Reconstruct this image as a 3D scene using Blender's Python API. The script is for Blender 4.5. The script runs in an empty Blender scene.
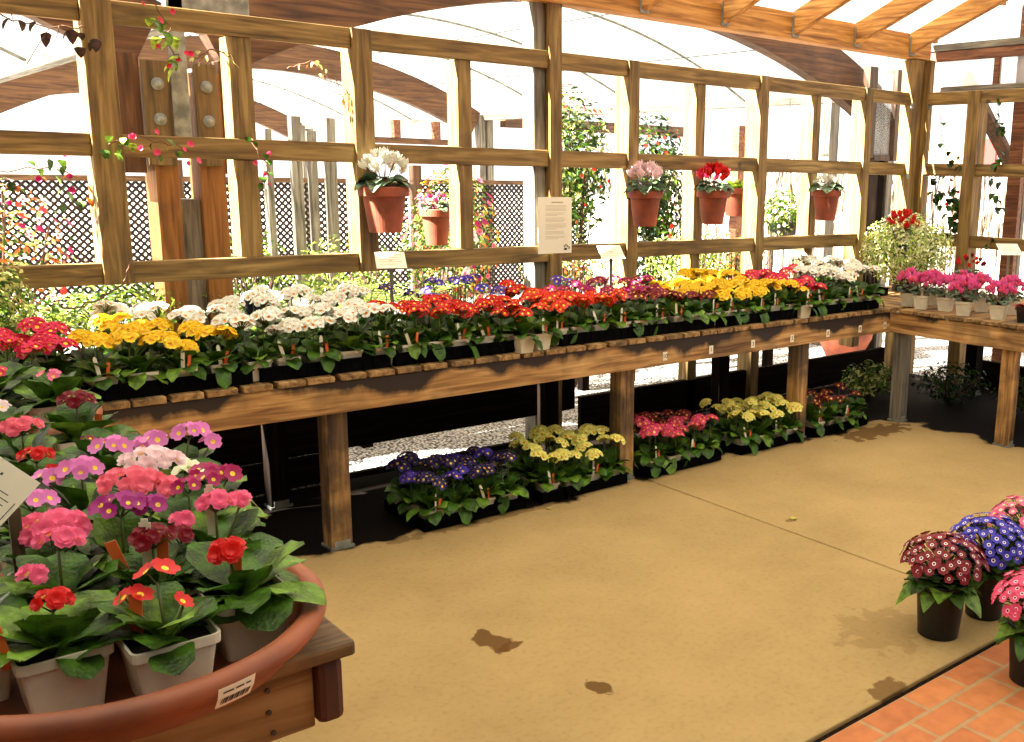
import bpy, math, random
from mathutils import Vector, Matrix
PI = math.pi
SC = bpy.context.scene
COL = SC.collection
def lin(c):
    return tuple(((v/255)/12.92 if v/255 <= .04045 else ((v/255+.055)/1.055)**2.4) for v in c) + (1,)
# ------------------------------------------------------------------ materials
MATS = {}
def nodes(name):
    m = bpy.data.materials.new(name); m.use_nodes = True
    nt = m.node_tree; b = nt.nodes['Principled BSDF']
    return m, nt, b
def N(nt, t, **kw):
    n = nt.nodes.new(t)
    for k, v in kw.items(): setattr(n, k, v)
    return n
def plain(name, c, rough=.6, metal=0, var=0.0, sub=0.0, scale=40, bump=False):
    if name in MATS: return MATS[name]
    m, nt, b = nodes(name)
    b.inputs['Base Color'].default_value = lin(c)
    b.inputs['Roughness'].default_value = rough; b.inputs['Metallic'].default_value = metal
    if var:
        tc = N(nt, 'ShaderNodeTexCoord'); no = N(nt, 'ShaderNodeTexNoise'); no.inputs['Scale'].default_value = scale
        no.inputs['Detail'].default_value = 4
        nt.links.new(tc.outputs['Object'], no.inputs['Vector'])
        r = N(nt, 'ShaderNodeValToRGB')
        a = lin(tuple(max(0, v*(1-var)) for v in c)); z = lin(tuple(min(255, v*(1+var)) for v in c))
        r.color_ramp.elements[0].color = a; r.color_ramp.elements[0].position = .35
        r.color_ramp.elements[1].color = z; r.color_ramp.elements[1].position = .65
        nt.links.new(no.outputs['Fac'], r.inputs['Fac']); nt.links.new(r.outputs['Color'], b.inputs['Base Color'])
    if bump:
        tb_ = N(nt, 'ShaderNodeTexCoord'); vb = N(nt, 'ShaderNodeTexVoronoi'); vb.inputs['Scale'].default_value = 170; nt.links.new(tb_.outputs['Object'], vb.inputs['Vector'])
        bb_ = N(nt, 'ShaderNodeBump'); bb_.inputs['Strength'].default_value = .7; bb_.inputs['Distance'].default_value = .0016; nt.links.new(vb.outputs['Distance'], bb_.inputs['Height']); nt.links.new(bb_.outputs[0], b.inputs['Normal'])
    if sub:
        # thin petals and leaves let some light through
        tr = N(nt, 'ShaderNodeBsdfTranslucent'); mx = N(nt, 'ShaderNodeMixShader'); mx.inputs[0].default_value = sub
        if var: nt.links.new(r.outputs['Color'], tr.inputs['Color'])
        else: tr.inputs['Color'].default_value = lin(c)
        nt.links.new(b.outputs[0], mx.inputs[1]); nt.links.new(tr.outputs[0], mx.inputs[2])
        nt.links.new(mx.outputs[0], nt.nodes['Material Output'].inputs['Surface'])
    MATS[name] = m
    return m
def wood(name, axis, dark, mid, light, stain=0.0, rough=.7):
    if name in MATS: return MATS[name]
    m, nt, b = nodes(name)
    tc = N(nt, 'ShaderNodeTexCoord'); oi = N(nt, 'ShaderNodeObjectInfo')
    ad = N(nt, 'ShaderNodeVectorMath', operation='ADD')
    sc = N(nt, 'ShaderNodeVectorMath', operation='SCALE'); sc.inputs['Scale'].default_value = 13.0
    cx = N(nt, 'ShaderNodeCombineXYZ')
    for i in range(3): nt.links.new(oi.outputs['Random'], cx.inputs[i])
    nt.links.new(cx.outputs[0], sc.inputs[0])
    nt.links.new(tc.outputs['Object'], ad.inputs[0]); nt.links.new(sc.outputs[0], ad.inputs[1])
    mp = N(nt, 'ShaderNodeMapping'); s = [16, 16, 16]; s[axis] = 1.1
    mp.inputs['Scale'].default_value = s
    nt.links.new(ad.outputs[0], mp.inputs['Vector'])
    no = N(nt, 'ShaderNodeTexNoise'); no.inputs['Scale'].default_value = 2.2; no.inputs['Detail'].default_value = 7
    no.inputs['Distortion'].default_value = .8
    nt.links.new(mp.outputs[0], no.inputs['Vector'])
    r = N(nt, 'ShaderNodeValToRGB'); e = r.color_ramp.elements
    e[0].position = .3; e[0].color = lin(dark); e[1].position = .7; e[1].color = lin(light)
    k = e.new(.5); k.color = lin(mid)
    nt.links.new(no.outputs['Fac'], r.inputs['Fac'])
    # knots and weather blotches of the timber itself
    n2 = N(nt, 'ShaderNodeTexNoise'); n2.inputs['Scale'].default_value = 3.2; n2.inputs['Detail'].default_value = 5
    nt.links.new(ad.outputs[0], n2.inputs['Vector'])
    r2 = N(nt, 'ShaderNodeValToRGB'); e = r2.color_ramp.elements
    e[0].position = .33+stain*.12; e[0].color = (.18-.1*stain,)*3+(1,); e[1].position = .45+stain*.16; e[1].color = (1, 1, 1, 1)
    nt.links.new(n2.outputs['Fac'], r2.inputs['Fac'])
    v = N(nt, 'ShaderNodeTexVoronoi'); v.inputs['Scale'].default_value = 2.6
    nt.links.new(ad.outputs[0], v.inputs['Vector'])
    r3 = N(nt, 'ShaderNodeValToRGB'); e = r3.color_ramp.elements
    e[0].position = .04; e[0].color = (.12, .07, .04, 1); e[1].position = .085; e[1].color = (1, 1, 1, 1)
    nt.links.new(v.outputs['Distance'], r3.inputs['Fac'])
    m1 = N(nt, 'ShaderNodeMixRGB', blend_type='MULTIPLY'); m1.inputs[0].default_value = .35+.6*stain
    nt.links.new(r.outputs[0], m1.inputs[1]); nt.links.new(r2.outputs[0], m1.inputs[2])
    m2 = N(nt, 'ShaderNodeMixRGB', blend_type='MULTIPLY'); m2.inputs[0].default_value = .8
    nt.links.new(m1.outputs[0], m2.inputs[1]); nt.links.new(r3.outputs[0], m2.inputs[2])
    nt.links.new(m2.outputs[0], b.inputs['Base Color'])
    bp = N(nt, 'ShaderNodeBump'); bp.inputs['Strength'].default_value = .35; bp.inputs['Distance'].default_value = .004
    nt.links.new(no.outputs['Fac'], bp.inputs['Height']); nt.links.new(bp.outputs[0], b.inputs['Normal'])
    b.inputs['Roughness'].default_value = rough
    MATS[name] = m
    return m
WD = [(80, 58, 22), (130, 100, 48), (166, 134, 74)]
def frame_wood(ax): return wood('frame_wood_%s' % 'xyz'[ax], ax, *WD)
def bench_wood(ax): return wood('bench_wood_%s' % 'xyz'[ax], ax, (74, 46, 22), (176, 130, 72), (216, 174, 110), stain=.85)
def glulam(ax): return wood('glulam_wood_%s' % 'xyz'[ax], ax, (62, 38, 20), (92, 60, 32), (118, 82, 48))
def roof_wood(ax): return wood('roof_wood_%s' % 'xyz'[ax], ax, (118, 70, 24), (178, 120, 48), (214, 160, 84))
def grey_wood(ax): return wood('grey_wood_%s' % 'xyz'[ax], ax, (70, 66, 56), (120, 112, 96), (150, 142, 124))
def deck_wood(ax): return wood('deck_wood_%s' % 'xyz'[ax], ax, (84, 60, 28), (150, 112, 62), (190, 152, 96), stain=.5)
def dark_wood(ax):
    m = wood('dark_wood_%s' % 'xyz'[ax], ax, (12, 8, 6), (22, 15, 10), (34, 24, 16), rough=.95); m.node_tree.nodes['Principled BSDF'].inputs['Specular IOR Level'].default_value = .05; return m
leafM = plain('leaf_green', (56, 86, 22), .4, var=.32, sub=.14, scale=30, bump=True)
leafL = plain('leaf_light_green', (92, 122, 36), .42, var=.3, sub=.16, scale=30, bump=True)
leafD = plain('leaf_dark_green', (30, 50, 22), .45, var=.4, sub=.18, scale=30)
stemM = plain('stem_green', (84, 96, 40), .5, sub=.1)
limeM = plain('lime_leaf', (150, 172, 60), .5, var=.35, sub=.3)
paleM = plain('pale_leaf', (196, 200, 120), .5, var=.2, sub=.3)
potW = plain('cream_plastic', (228, 220, 194), .4, var=.05, sub=.08, scale=12)
potB = plain('black_plastic', (5, 5, 6), .5)
trayM = plain('black_tray_plastic', (3, 3, 3), .7)
soilM = plain('potting_soil', (34, 24, 17), .95, var=.5, scale=120)
terra = plain('terracotta', (136, 66, 38), .75, var=.13, scale=9)
terraB = plain('terracotta_bowl', (132, 70, 38), .6, var=.14, scale=6)
orangeT = plain('orange_label', (232, 106, 48), .5)
creamT = plain('cream_label', (236, 228, 200), .5)
paper = plain('cream_paper', (240, 232, 205), .7)
inkM = plain('printed_ink', (60, 52, 44), .7)
steelM = plain('galvanised_steel', (130, 132, 122), .5, .4, var=.2, scale=15)
steelD = plain('dark_steel', (70, 70, 68), .4, .6)
whiteP = plain('white_plastic', (235, 235, 232), .5)
PET = {'yellow': (252, 204, 14), 'white': (250, 246, 226), 'red': (212, 22, 14), 'orange red': (228, 52, 18), 'magenta': (170, 22, 90),
       'crimson': (128, 2, 24), 'pink red': (222, 40, 84), 'violet blue': (72, 48, 170), 'dark purple': (46, 26, 92), 'pink': (242, 104, 144),
       'pale pink': (252, 214, 216), 'mauve pink': (222, 122, 190), 'salmon': (244, 112, 134), 'cream': (248, 240, 205), 'purple': (160, 30, 120),
       'lemon yellow': (252, 240, 128), 'rose pink': (226, 70, 110), 'dark red': (120, 10, 26), 'blue': (58, 48, 176), 'hot pink': (250, 104, 168),
       'pink rim': (250, 170, 190)}
def petal(c): return plain('petal_' + c.replace(' ', '_'), PET[c], .55, var=.14 if c == 'hot pink' else .08, sub=.25, scale=60)
eyeY = plain('flower_eye_yellow', (248, 206, 40), .6)
eyeO = plain('flower_eye_orange', (240, 150, 20), .6)
eyeW = plain('flower_eye_white', (246, 236, 226), .6)
eyeP = plain('flower_eye_plum', (70, 16, 60), .6)
# ------------------------------------------------------------------ mesh builder
class MB:
    def __init__(s): s.v = []; s.f = []; s.m = []
    def add(s, vs, fs, mi=0):
        o = len(s.v); s.v += [tuple(v) for v in vs]; s.f += [tuple(i+o for i in f) for f in fs]; s.m += [mi]*len(fs)
    def box(s, x0, y0, z0, x1, y1, z1, mi=0):
        s.add([(x0,y0,z0),(x1,y0,z0),(x1,y1,z0),(x0,y1,z0),(x0,y0,z1),(x1,y0,z1),(x1,y1,z1),(x0,y1,z1)],
              [(0,3,2,1),(4,5,6,7),(0,1,5,4),(1,2,6,5),(2,3,7,6),(3,0,4,7)], mi)
        return s
    def tf(s, M, start=0):
        for i in range(start, len(s.v)): s.v[i] = tuple(M @ Vector(s.v[i]))
        return s
    def bar(s, a, b, w, h, mi=0, up=(0,0,1)):
        a = Vector(a); b = Vector(b); d = (b-a).normalized(); up = Vector(up)
        if abs(d.dot(up)) > .98: up = Vector((0,1,0))
        x = d.cross(up).normalized(); y = x.cross(d)
        vs = [p+x*sx*w/2+y*sy*h/2 for p in (a, b) for sx, sy in ((-1,-1),(1,-1),(1,1),(-1,1))]
        s.add(vs, [(0,1,2,3),(7,6,5,4),(0,4,5,1),(1,5,6,2),(2,6,7,3),(3,7,4,0)], mi); return s
    def tube(s, pts, r, n=6, mi=0, r2=None):
        pts = [Vector(p) for p in pts]; o = []; L = len(pts)
        prev = None
        for i, p in enumerate(pts):
            d = (pts[min(i+1, L-1)]-pts[max(i-1, 0)]).normalized()
            if prev is None: x = d.cross(Vector((.3,.9,.2))).normalized()
            else: x = (prev-d*prev.dot(d)).normalized()
            prev = x; y = d.cross(x); rr = r if r2 is None else r+(r2-r)*i/(L-1)
            o += [p+(x*math.cos(2*PI*k/n)+y*math.sin(2*PI*k/n))*rr for k in range(n)]
        fs = [(i*n+k, i*n+(k+1)%n, (i+1)*n+(k+1)%n, (i+1)*n+k) for i in range(L-1) for k in range(n)]
        fs += [tuple(range(n))[::-1], tuple((L-1)*n+k for k in range(n))]
        s.add(o, fs, mi); return s
    def lathe(s, prof, n=32, c=(0,0,0), mi=0):
        o = [(c[0]+r*math.cos(2*PI*k/n), c[1]+r*math.sin(2*PI*k/n), c[2]+z) for r, z in prof for k in range(n)]
        fs = [(i*n+k, i*n+(k+1)%n, (i+1)*n+(k+1)%n, (i+1)*n+k) for i in range(len(prof)-1) for k in range(n)]
        s.add(o, fs, mi); return s
    def loft_sq(s, prof, c=(0,0,0), mi=0, rc=.18, k=3):
        # rounded square rings: prof of (half side, z)
        ring = []
        for q in range(4):
            for j in range(k+1):
                a = q*PI/2 + j*(PI/2)/k
                cx = (1-rc)*(1 if q in (0,3) else -1); cy = (1-rc)*(1 if q in (0,1) else -1)
                ring.append((cx+rc*math.cos(a), cy+rc*math.sin(a)))
        n = len(ring)
        o = [(c[0]+x*h, c[1]+y*h, c[2]+z) for h, z in prof for x, y in ring]
        fs = [(i*n+j, i*n+(j+1)%n, (i+1)*n+(j+1)%n, (i+1)*n+j) for i in range(len(prof)-1) for j in range(n)]
        fs += [tuple(range(n))[::-1]]
        s.add(o, fs, mi)
        return o[-n:]
    def mesh(s, name, mats, smooth=False):
        me = bpy.data.meshes.new(name); me.from_pydata(s.v, [], s.f)
        for m in mats: me.materials.append(m)
        me.polygons.foreach_set('material_index', s.m)
        if smooth: me.polygons.foreach_set('use_smooth', [True]*len(s.f))
        me.update(); return me
def ob(name, me, parent=None, loc=(0,0,0), rz=0, bevel=0, M=None):
    o = bpy.data.objects.new(name, me); COL.objects.link(o)
    if parent: o.parent = parent
    if M is not None: o.matrix_local = M
    else: o.location = loc; o.rotation_euler = (0, 0, rz)
    if bevel:
        b = o.modifiers.new('bevel', 'BEVEL'); b.width = bevel; b.segments = 2; b.limit_method = 'ANGLE'
    return o
def text_mesh(cu):
    t = bpy.data.objects.new('lettering', cu); COL.objects.link(t)
    me = bpy.data.meshes.new_from_object(t, depsgraph=bpy.context.evaluated_depsgraph_get())
    bpy.data.objects.remove(t); return me
def tag(o, label, cat, group=None, kind=None):
    o['label'] = label; o['category'] = cat
    if group: o['group'] = group
    if kind: o['kind'] = kind
    return o
def root(name, loc, label=None, cat=None, group=None, rz=0):
    o = bpy.data.objects.new(name, None); COL.objects.link(o); o.location = loc; o.rotation_euler = (0,0,rz)
    o.empty_display_size = .05
    if label: tag(o, label, cat, group)
    return o
def struct(o): o['kind'] = 'structure'; return o
def box(name, a, b, mat, parent=None, bevel=.004):
    lo = [min(p,q) for p,q in zip(a,b)]; hi = [max(p,q) for p,q in zip(a,b)]
    return ob(name, MB().box(*lo, *hi).mesh(name, [mat]), parent, bevel=bevel)
ORD = ['first','second','third','fourth','fifth','sixth','seventh','eighth','ninth','tenth','eleventh','twelfth','thirteenth','fourteenth',
       'fifteenth','sixteenth','seventeenth','eighteenth','nineteenth','twentieth']
# ------------------------------------------------------------------ camera
r_ = Vector((0.7495454498311652, -0.6616703507900629, 0.019338188197229215))
u_ = Vector((0.11859918993354256, 0.16297657984734376, 0.9794758121405398))
f_ = Vector((0.6512417759822413, 0.7318681447546529, -0.20063192146036646))
cam = bpy.data.cameras.new('camera'); co = bpy.data.objects.new('camera', cam); COL.objects.link(co)
Mx = Matrix((( r_.x, u_.x, -f_.x, -7.3387), (r_.y, u_.y, -f_.y, -5.0443), (r_.z, u_.z, -f_.z, 1.6768), (0,0,0,1)))
co.matrix_world = Mx
cam.sensor_width = 36; cam.lens = 995.087/1024*36
cam.shift_x = (512-658.07)/1024; cam.shift_y = (377.91-371)/1024; cam.clip_start = .05; cam.clip_end = 300
SC.camera = co
# ------------------------------------------------------------------ light
w = bpy.data.worlds.new('sky'); SC.world = w; w.use_nodes = True
bg = w.node_tree.nodes['Background']; bg.inputs[0].default_value = (1.0, .975, .94, 1); bg.inputs[1].default_value = 1.5
sun = bpy.data.lights.new('sun', 'SUN'); sun.energy = 58; sun.angle = math.radians(.6); sun.color = (1, .965, .9)
so = bpy.data.objects.new('sun', sun); COL.objects.link(so)
so.rotation_euler = Vector((-1.0, .34, 1.05)).to_track_quat('Z', 'Y').to_euler()
SC.view_settings.view_transform = 'Standard'; SC.view_settings.look = 'None'
SC.view_settings.exposure = 0.40; SC.view_settings.gamma = 1; SC.view_settings.use_curve_mapping = False
# ------------------------------------------------------------------ floor
def concrete():
    m, nt, b = nodes('tan_concrete')
    tc = N(nt, 'ShaderNodeTexCoord')
    n1 = N(nt, 'ShaderNodeTexNoise'); n1.inputs['Scale'].default_value = 1.6; n1.inputs['Detail'].default_value = 9; n1.inputs['Roughness'].default_value = .65
    n2 = N(nt, 'ShaderNodeTexNoise'); n2.inputs['Scale'].default_value = 45; n2.inputs['Detail'].default_value = 5
    for n in (n1, n2): nt.links.new(tc.outputs['Object'], n.inputs['Vector'])
    r = N(nt, 'ShaderNodeValToRGB'); e = r.color_ramp.elements
    e[0].position = .25; e[0].color = lin((150, 124, 80)); e[1].position = .75; e[1].color = lin((176, 148, 98))
    nt.links.new(n1.outputs['Fac'], r.inputs['Fac'])
    r2 = N(nt, 'ShaderNodeValToRGB'); e = r2.color_ramp.elements
    e[0].position = .28; e[0].color = (.62, .55, .46, 1); e[1].position = .5; e[1].color = (1, 1, 1, 1)
    nt.links.new(n2.outputs['Fac'], r2.inputs['Fac'])
    mx = N(nt, 'ShaderNodeMixRGB', blend_type='MULTIPLY'); mx.inputs[0].default_value = .3
    nt.links.new(r.outputs[0], mx.inputs[1]); nt.links.new(r2.outputs[0], mx.inputs[2])
    last = mx.outputs[0]
    nz = N(nt, 'ShaderNodeTexNoise'); nz.inputs['Scale'].default_value = 14; nz.inputs['Detail'].default_value = 5
    nt.links.new(tc.outputs['Object'], nz.inputs['Vector'])
    # spilt-water stains
    for (x, y, rx, ry, k) in [(-5.55,-2.15,.055,.10,.9),(-5.515,-2.23,.05,.03,.9),(-5.447,-2.66,.04,.055,.9),(-4.72,-3.27,.10,.045,.75),(-3.69,-1.97,.03,.02,.6),
                              (-4.35,-3.0,.2,.16,.25),(-1.9,-1.15,.35,.12,.8),(-4.9,-1.02,.5,.05,.5)]:
        sb = N(nt, 'ShaderNodeVectorMath', operation='SUBTRACT'); sb.inputs[1].default_value = (x, y, 0)
        nt.links.new(tc.outputs['Object'], sb.inputs[0])
        dv = N(nt, 'ShaderNodeVectorMath', operation='MULTIPLY'); dv.inputs[1].default_value = (1/rx, 1/ry, 0)
        nt.links.new(sb.outputs[0], dv.inputs[0])
        ln = N(nt, 'ShaderNodeVectorMath', operation='LENGTH'); nt.links.new(dv.outputs[0], ln.inputs[0])
        a1 = N(nt, 'ShaderNodeMath', operation='MULTIPLY_ADD'); a1.inputs[1].default_value = 2.4; a1.inputs[2].default_value = -1.2
        nt.links.new(nz.outputs['Fac'], a1.inputs[0])
        a2 = N(nt, 'ShaderNodeMath', operation='ADD'); nt.links.new(a1.outputs[0], a2.inputs[0]); nt.links.new(ln.outputs['Value'], a2.inputs[1])
        mr = N(nt, 'ShaderNodeMapRange'); mr.inputs['From Min'].default_value = .85; mr.inputs['From Max'].default_value = 1.05
        mr.inputs['To Min'].default_value = k; mr.inputs['To Max'].default_value = 0
        nt.links.new(a2.outputs[0], mr.inputs['Value'])
        m3 = N(nt, 'ShaderNodeMixRGB'); m3.inputs[2].default_value = lin((92, 62, 30))
        nt.links.new(mr.outputs[0], m3.inputs[0]); nt.links.new(last, m3.inputs[1]); last = m3.outputs[0]
    # soil washed over the slab beneath the benches, darkened to paint in deep shade
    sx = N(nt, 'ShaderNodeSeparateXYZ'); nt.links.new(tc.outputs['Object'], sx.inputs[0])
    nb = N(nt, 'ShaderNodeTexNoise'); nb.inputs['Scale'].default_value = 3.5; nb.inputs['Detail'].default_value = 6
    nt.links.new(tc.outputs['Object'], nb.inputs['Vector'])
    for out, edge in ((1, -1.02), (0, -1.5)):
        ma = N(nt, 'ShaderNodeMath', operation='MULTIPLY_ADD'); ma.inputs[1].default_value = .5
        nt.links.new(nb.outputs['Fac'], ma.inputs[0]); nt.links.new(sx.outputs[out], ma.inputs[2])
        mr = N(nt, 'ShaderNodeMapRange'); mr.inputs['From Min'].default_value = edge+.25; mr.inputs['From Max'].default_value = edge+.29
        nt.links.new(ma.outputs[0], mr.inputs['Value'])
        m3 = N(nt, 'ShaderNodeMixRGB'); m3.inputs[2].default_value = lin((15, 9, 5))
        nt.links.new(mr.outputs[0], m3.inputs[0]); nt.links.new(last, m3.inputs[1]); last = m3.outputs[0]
    nt.links.new(last, b.inputs['Base Color'])
    bp = N(nt, 'ShaderNodeBump'); bp.inputs['Strength'].default_value = .3; bp.inputs['Distance'].default_value = .003
    nt.links.new(n2.outputs['Fac'], bp.inputs['Height']); nt.links.new(bp.outputs[0], b.inputs['Normal'])
    b.inputs['Roughness'].default_value = .8
    return m
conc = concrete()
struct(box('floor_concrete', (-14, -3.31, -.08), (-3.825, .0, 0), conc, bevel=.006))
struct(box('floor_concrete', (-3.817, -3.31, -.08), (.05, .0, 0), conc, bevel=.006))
def brick():
    m, nt, b = nodes('terracotta_brick_paving')
    tc = N(nt, 'ShaderNodeTexCoord'); br = N(nt, 'ShaderNodeTexBrick')
    br.inputs['Scale'].default_value = 1; br.inputs['Brick Width'].default_value = .23; br.inputs['Row Height'].default_value = .115
    br.inputs['Mortar Size'].default_value = .008; br.inputs['Color1'].default_value = lin((176, 100, 48)); br.inputs['Color2'].default_value = lin((190, 116, 60))
    br.inputs['Mortar'].default_value = lin((168, 134, 88)); br.offset = .5
    nt.links.new(tc.outputs['Object'], br.inputs['Vector'])
    no = N(nt, 'ShaderNodeTexNoise'); no.inputs['Scale'].default_value = 18; no.inputs['Detail'].default_value = 6
    nt.links.new(tc.outputs['Object'], no.inputs['Vector'])
    r = N(nt, 'ShaderNodeValToRGB'); e = r.color_ramp.elements; e[0].position = .3; e[0].color = (.6, .5, .45, 1); e[1].position = .6; e[1].color = (1, 1, 1, 1)
    nt.links.new(no.outputs['Fac'], r.inputs['Fac'])
    mx = N(nt, 'ShaderNodeMixRGB', blend_type='MULTIPLY'); mx.inputs[0].default_value = .5
    nt.links.new(br.outputs['Color'], mx.inputs[1]); nt.links.new(r.outputs[0], mx.inputs[2]); nt.links.new(mx.outputs[0], b.inputs['Base Color'])
    bp = N(nt, 'ShaderNodeBump'); bp.invert = True; bp.inputs['Strength'].default_value = .6; bp.inputs['Distance'].default_value = .004
    nt.links.new(br.outputs['Fac'], bp.inputs['Height']); nt.links.new(bp.outputs[0], b.inputs['Normal'])
    b.inputs['Roughness'].default_value = .75
    return m
struct(box('floor_brick', (-14, -14, -.08), (4, -3.338, -.002), brick(), bevel=.004))
struct(box('ground_soil', (-16, -16, -.2), (6, .6, -.082), plain('dark_soil', (16, 10, 6), .95, var=.4, scale=8), bevel=0))
struct(box('floor_gap', (-14, -3.338, -.08), (.05, -3.31, -.016), plain('dark_grit', (30, 20, 14), .95, var=.5, scale=60), bevel=0))
def gravel():
    m, nt, b = nodes('pale_gravel')
    tc = N(nt, 'ShaderNodeTexCoord'); v = N(nt, 'ShaderNodeTexVoronoi'); v.inputs['Scale'].default_value = 55
    nt.links.new(tc.outputs['Object'], v.inputs['Vector'])
    r = N(nt, 'ShaderNodeValToRGB'); e = r.color_ramp.elements; e[0].position = .38; e[0].color = lin((232, 226, 216)); e[1].position = .62; e[1].color = lin((90, 84, 74))
    nt.links.new(v.outputs['Distance'], r.inputs['Fac']); nt.links.new(r.outputs[0], b.inputs['Base Color'])
    bp = N(nt, 'ShaderNodeBump'); bp.invert = True; bp.inputs['Strength'].default_value = .8; bp.inputs['Distance'].default_value = .02
    nt.links.new(v.outputs['Distance'], bp.inputs['Height']); nt.links.new(bp.outputs[0], b.inputs['Normal'])
    b.inputs['Roughness'].default_value = .9
    return m
gm = gravel()
struct(box('ground_gravel', (-40, .14, -.2), (40, 70, -.03), gm, bevel=0))
struct(box('ground_gravel', (.14, -30, -.2), (40, .14, -.03), gm, bevel=0))
# ------------------------------------------------------------------ lattice timber walls
PX = [-.069-.61*i for i in range(0, 14)]
full = {0, 1, 3, 5, 6, 8, 10, 12}
ZT = {'top_rail': (2.277, 2.377), 'middle_rail': (1.706, 1.805), 'bottom_rail': (1.135, 1.234)}
wl = struct(root('wall_back', (0, 0, 0)))
def pw(i): return .125 if i >= 10 else (.108 if i >= 8 else (.098 if i in (0,) else .088))
for i, x in enumerate(PX):
    h = pw(i)/2
    if i == 0: continue
    top = 3.4 if i == 6 else 2.377
    if i in full:
        lo = 0 if i in (6, 3) else (.3 if i in (5, 1) else 1.135)
        box('post', (x-h, -.025, lo), (x+h, .12, top), frame_wood(2), wl)
    else:
        box('post', (x-h, .0, 1.234), (x+h, .12, 1.706), frame_wood(2), wl)
        box('post', (x-h, .0, 1.805), (x+h, .12, 2.277), frame_wood(2), wl)
        if i in (2, 4): box('post', (x-h, .02, 0), (x+h, .12, 1.135), frame_wood(2), wl)
fl = sorted(full)
for a, b in zip(fl, fl[1:]):
    for nm, (z0, z1) in ZT.items():
        box(nm, (PX[a]-pw(a)/2-.001, -.008, z0), (PX[b]+pw(b)/2+.001, .036, z1), frame_wood(0), wl)
# doubled post behind the tall one
box('post', (-3.86, .02, 0), (-3.778, .14, 3.4), grey_wood(2), wl)
# corner post carrying the header
box('corner_post', (-.13, -.05, 0), (.0, .08, 2.64), frame_wood(2), wl)
box('corner_post', (-.0, -.11, 0), (.06, .04, 2.64), frame_wood(2), wl)
br = MB()
for z in (2.25, 1.68):
    br.box(-.17, -.06, z, -.13, -.052, z+.04); br.box(-.01, -.15, z, -.002, -.11, z+.04)
ob('steel_bracket', br.mesh('bracket', [steelM]), wl)
wr = struct(root('wall_right', (0, 0, 0)))
RY = [-.545-.78*k for k in range(0, 5)]
for k, y in enumerate(RY):
    box('post', (-.03, y-.055, 0 if k % 2 == 0 else 1.135), (.11, y+.055, 2.377), frame_wood(2), wr)
ed = [-.11]+[y for y in RY]
for a, b in zip(ed, ed[1:]):
    for nm, (z0, z1) in ZT.items():
        box(nm, (-.012, b+.055, z0), (.03, a-(.055 if a != -.11 else 0), z1), frame_wood(1), wr)
# unseen stand-in walls behind and left of the camera, added to cut front light
struct(box('wall_front_light_block', (-10.5, -7.6, 0), (-1.0, -7.5, 5.9), plain('light_block_wall', (72, 70, 66), .8, var=.1, scale=3), bevel=0))
struct(box('wall_left_light_block', (-10.5, -7.5, 0), (-10.4, -.4, 5.9), MATS['light_block_wall'], bevel=0))
# ------------------------------------------------------------------ roof over the display area
hd = struct(box('ceiling_header_beam', (-9.5, -.06, 2.645), (.06, .07, 2.80), roof_wood(0)))
RS = .40
def rz_(y): return 2.80+RS*(-y)
for i in range(13):
    x = -.226-.715*i
    mb = MB(); d = .15
    mb.add([(x-.026,.0,rz_(0)-.13),(x+.026,.0,rz_(0)-.13),(x+.026,.0,rz_(0)+.03),(x-.026,.0,rz_(0)+.03)] +
           [(x-.026,-6.5,rz_(-6.5)-.13),(x+.026,-6.5,rz_(-6.5)-.13),(x+.026,-6.5,rz_(-6.5)+.03),(x-.026,-6.5,rz_(-6.5)+.03)],
           [(0,1,2,3),(7,6,5,4),(0,4,5,1),(1,5,6,2),(2,6,7,3),(3,7,4,0)])
    mb.tf(Matrix.Translation((0, -.06, 0)))
    ra = struct(ob('ceiling_rafter', mb.mesh('rafter', [roof_wood(1)]), bevel=.004))
    hb = MB().box(x-.034, -.075, 2.66, x+.034, -.062, 2.80)
    ob('joist_hanger', hb.mesh('joist_hanger', [steelM]), ra)
for y in (.06, -.55, -1.2, -1.85, -2.5, -3.2, -3.9, -4.6, -5.3, -6.0):
    struct(box('ceiling_purlin', (-9.5, y-.02, rz_(y)+.035), (.3, y+.02, rz_(y)+.075), roof_wood(0)))
def film(name, col, tf, tc=(1,1,1,1)):
    m = bpy.data.materials.new(name); m.use_nodes = True; nt = m.node_tree; nt.nodes.clear()
    o = N(nt, 'ShaderNodeOutputMaterial'); t = N(nt, 'ShaderNodeBsdfTranslucent'); d = N(nt, 'ShaderNodeBsdfDiffuse'); tr = N(nt, 'ShaderNodeBsdfTransparent')
    t.inputs[0].default_value = col; d.inputs[0].default_value = col; tr.inputs[0].default_value = tc
    a = N(nt, 'ShaderNodeMixShader'); a.inputs[0].default_value = .3; nt.links.new(t.outputs[0], a.inputs[1]); nt.links.new(d.outputs[0], a.inputs[2])
    b = N(nt, 'ShaderNodeMixShader'); b.inputs[0].default_value = tf; nt.links.new(a.outputs[0], b.inputs[1]); nt.links.new(tr.outputs[0], b.inputs[2])
    nt.links.new(b.outputs[0], o.inputs[0]); return m
cor = MB(); nx = 130*6; x0, x1 = -9.5, .32; ys = [.10, -1.5, -3.5, -6.8]
vs = [(x0+(x1-x0)*i/nx, y, rz_(y)+.088+.011*math.sin(i*2*PI/6)) for y in ys for i in range(nx+1)]
cor.add(vs, [(j*(nx+1)+i, j*(nx+1)+i+1, (j+1)*(nx+1)+i+1, (j+1)*(nx+1)+i) for j in range(3) for i in range(nx)])
struct(ob('ceiling_corrugated_panel', cor.mesh('corrugated', [film('corrugated_translucent_sheet', (.25, .24, .21, 1), .0)], True)))
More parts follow.
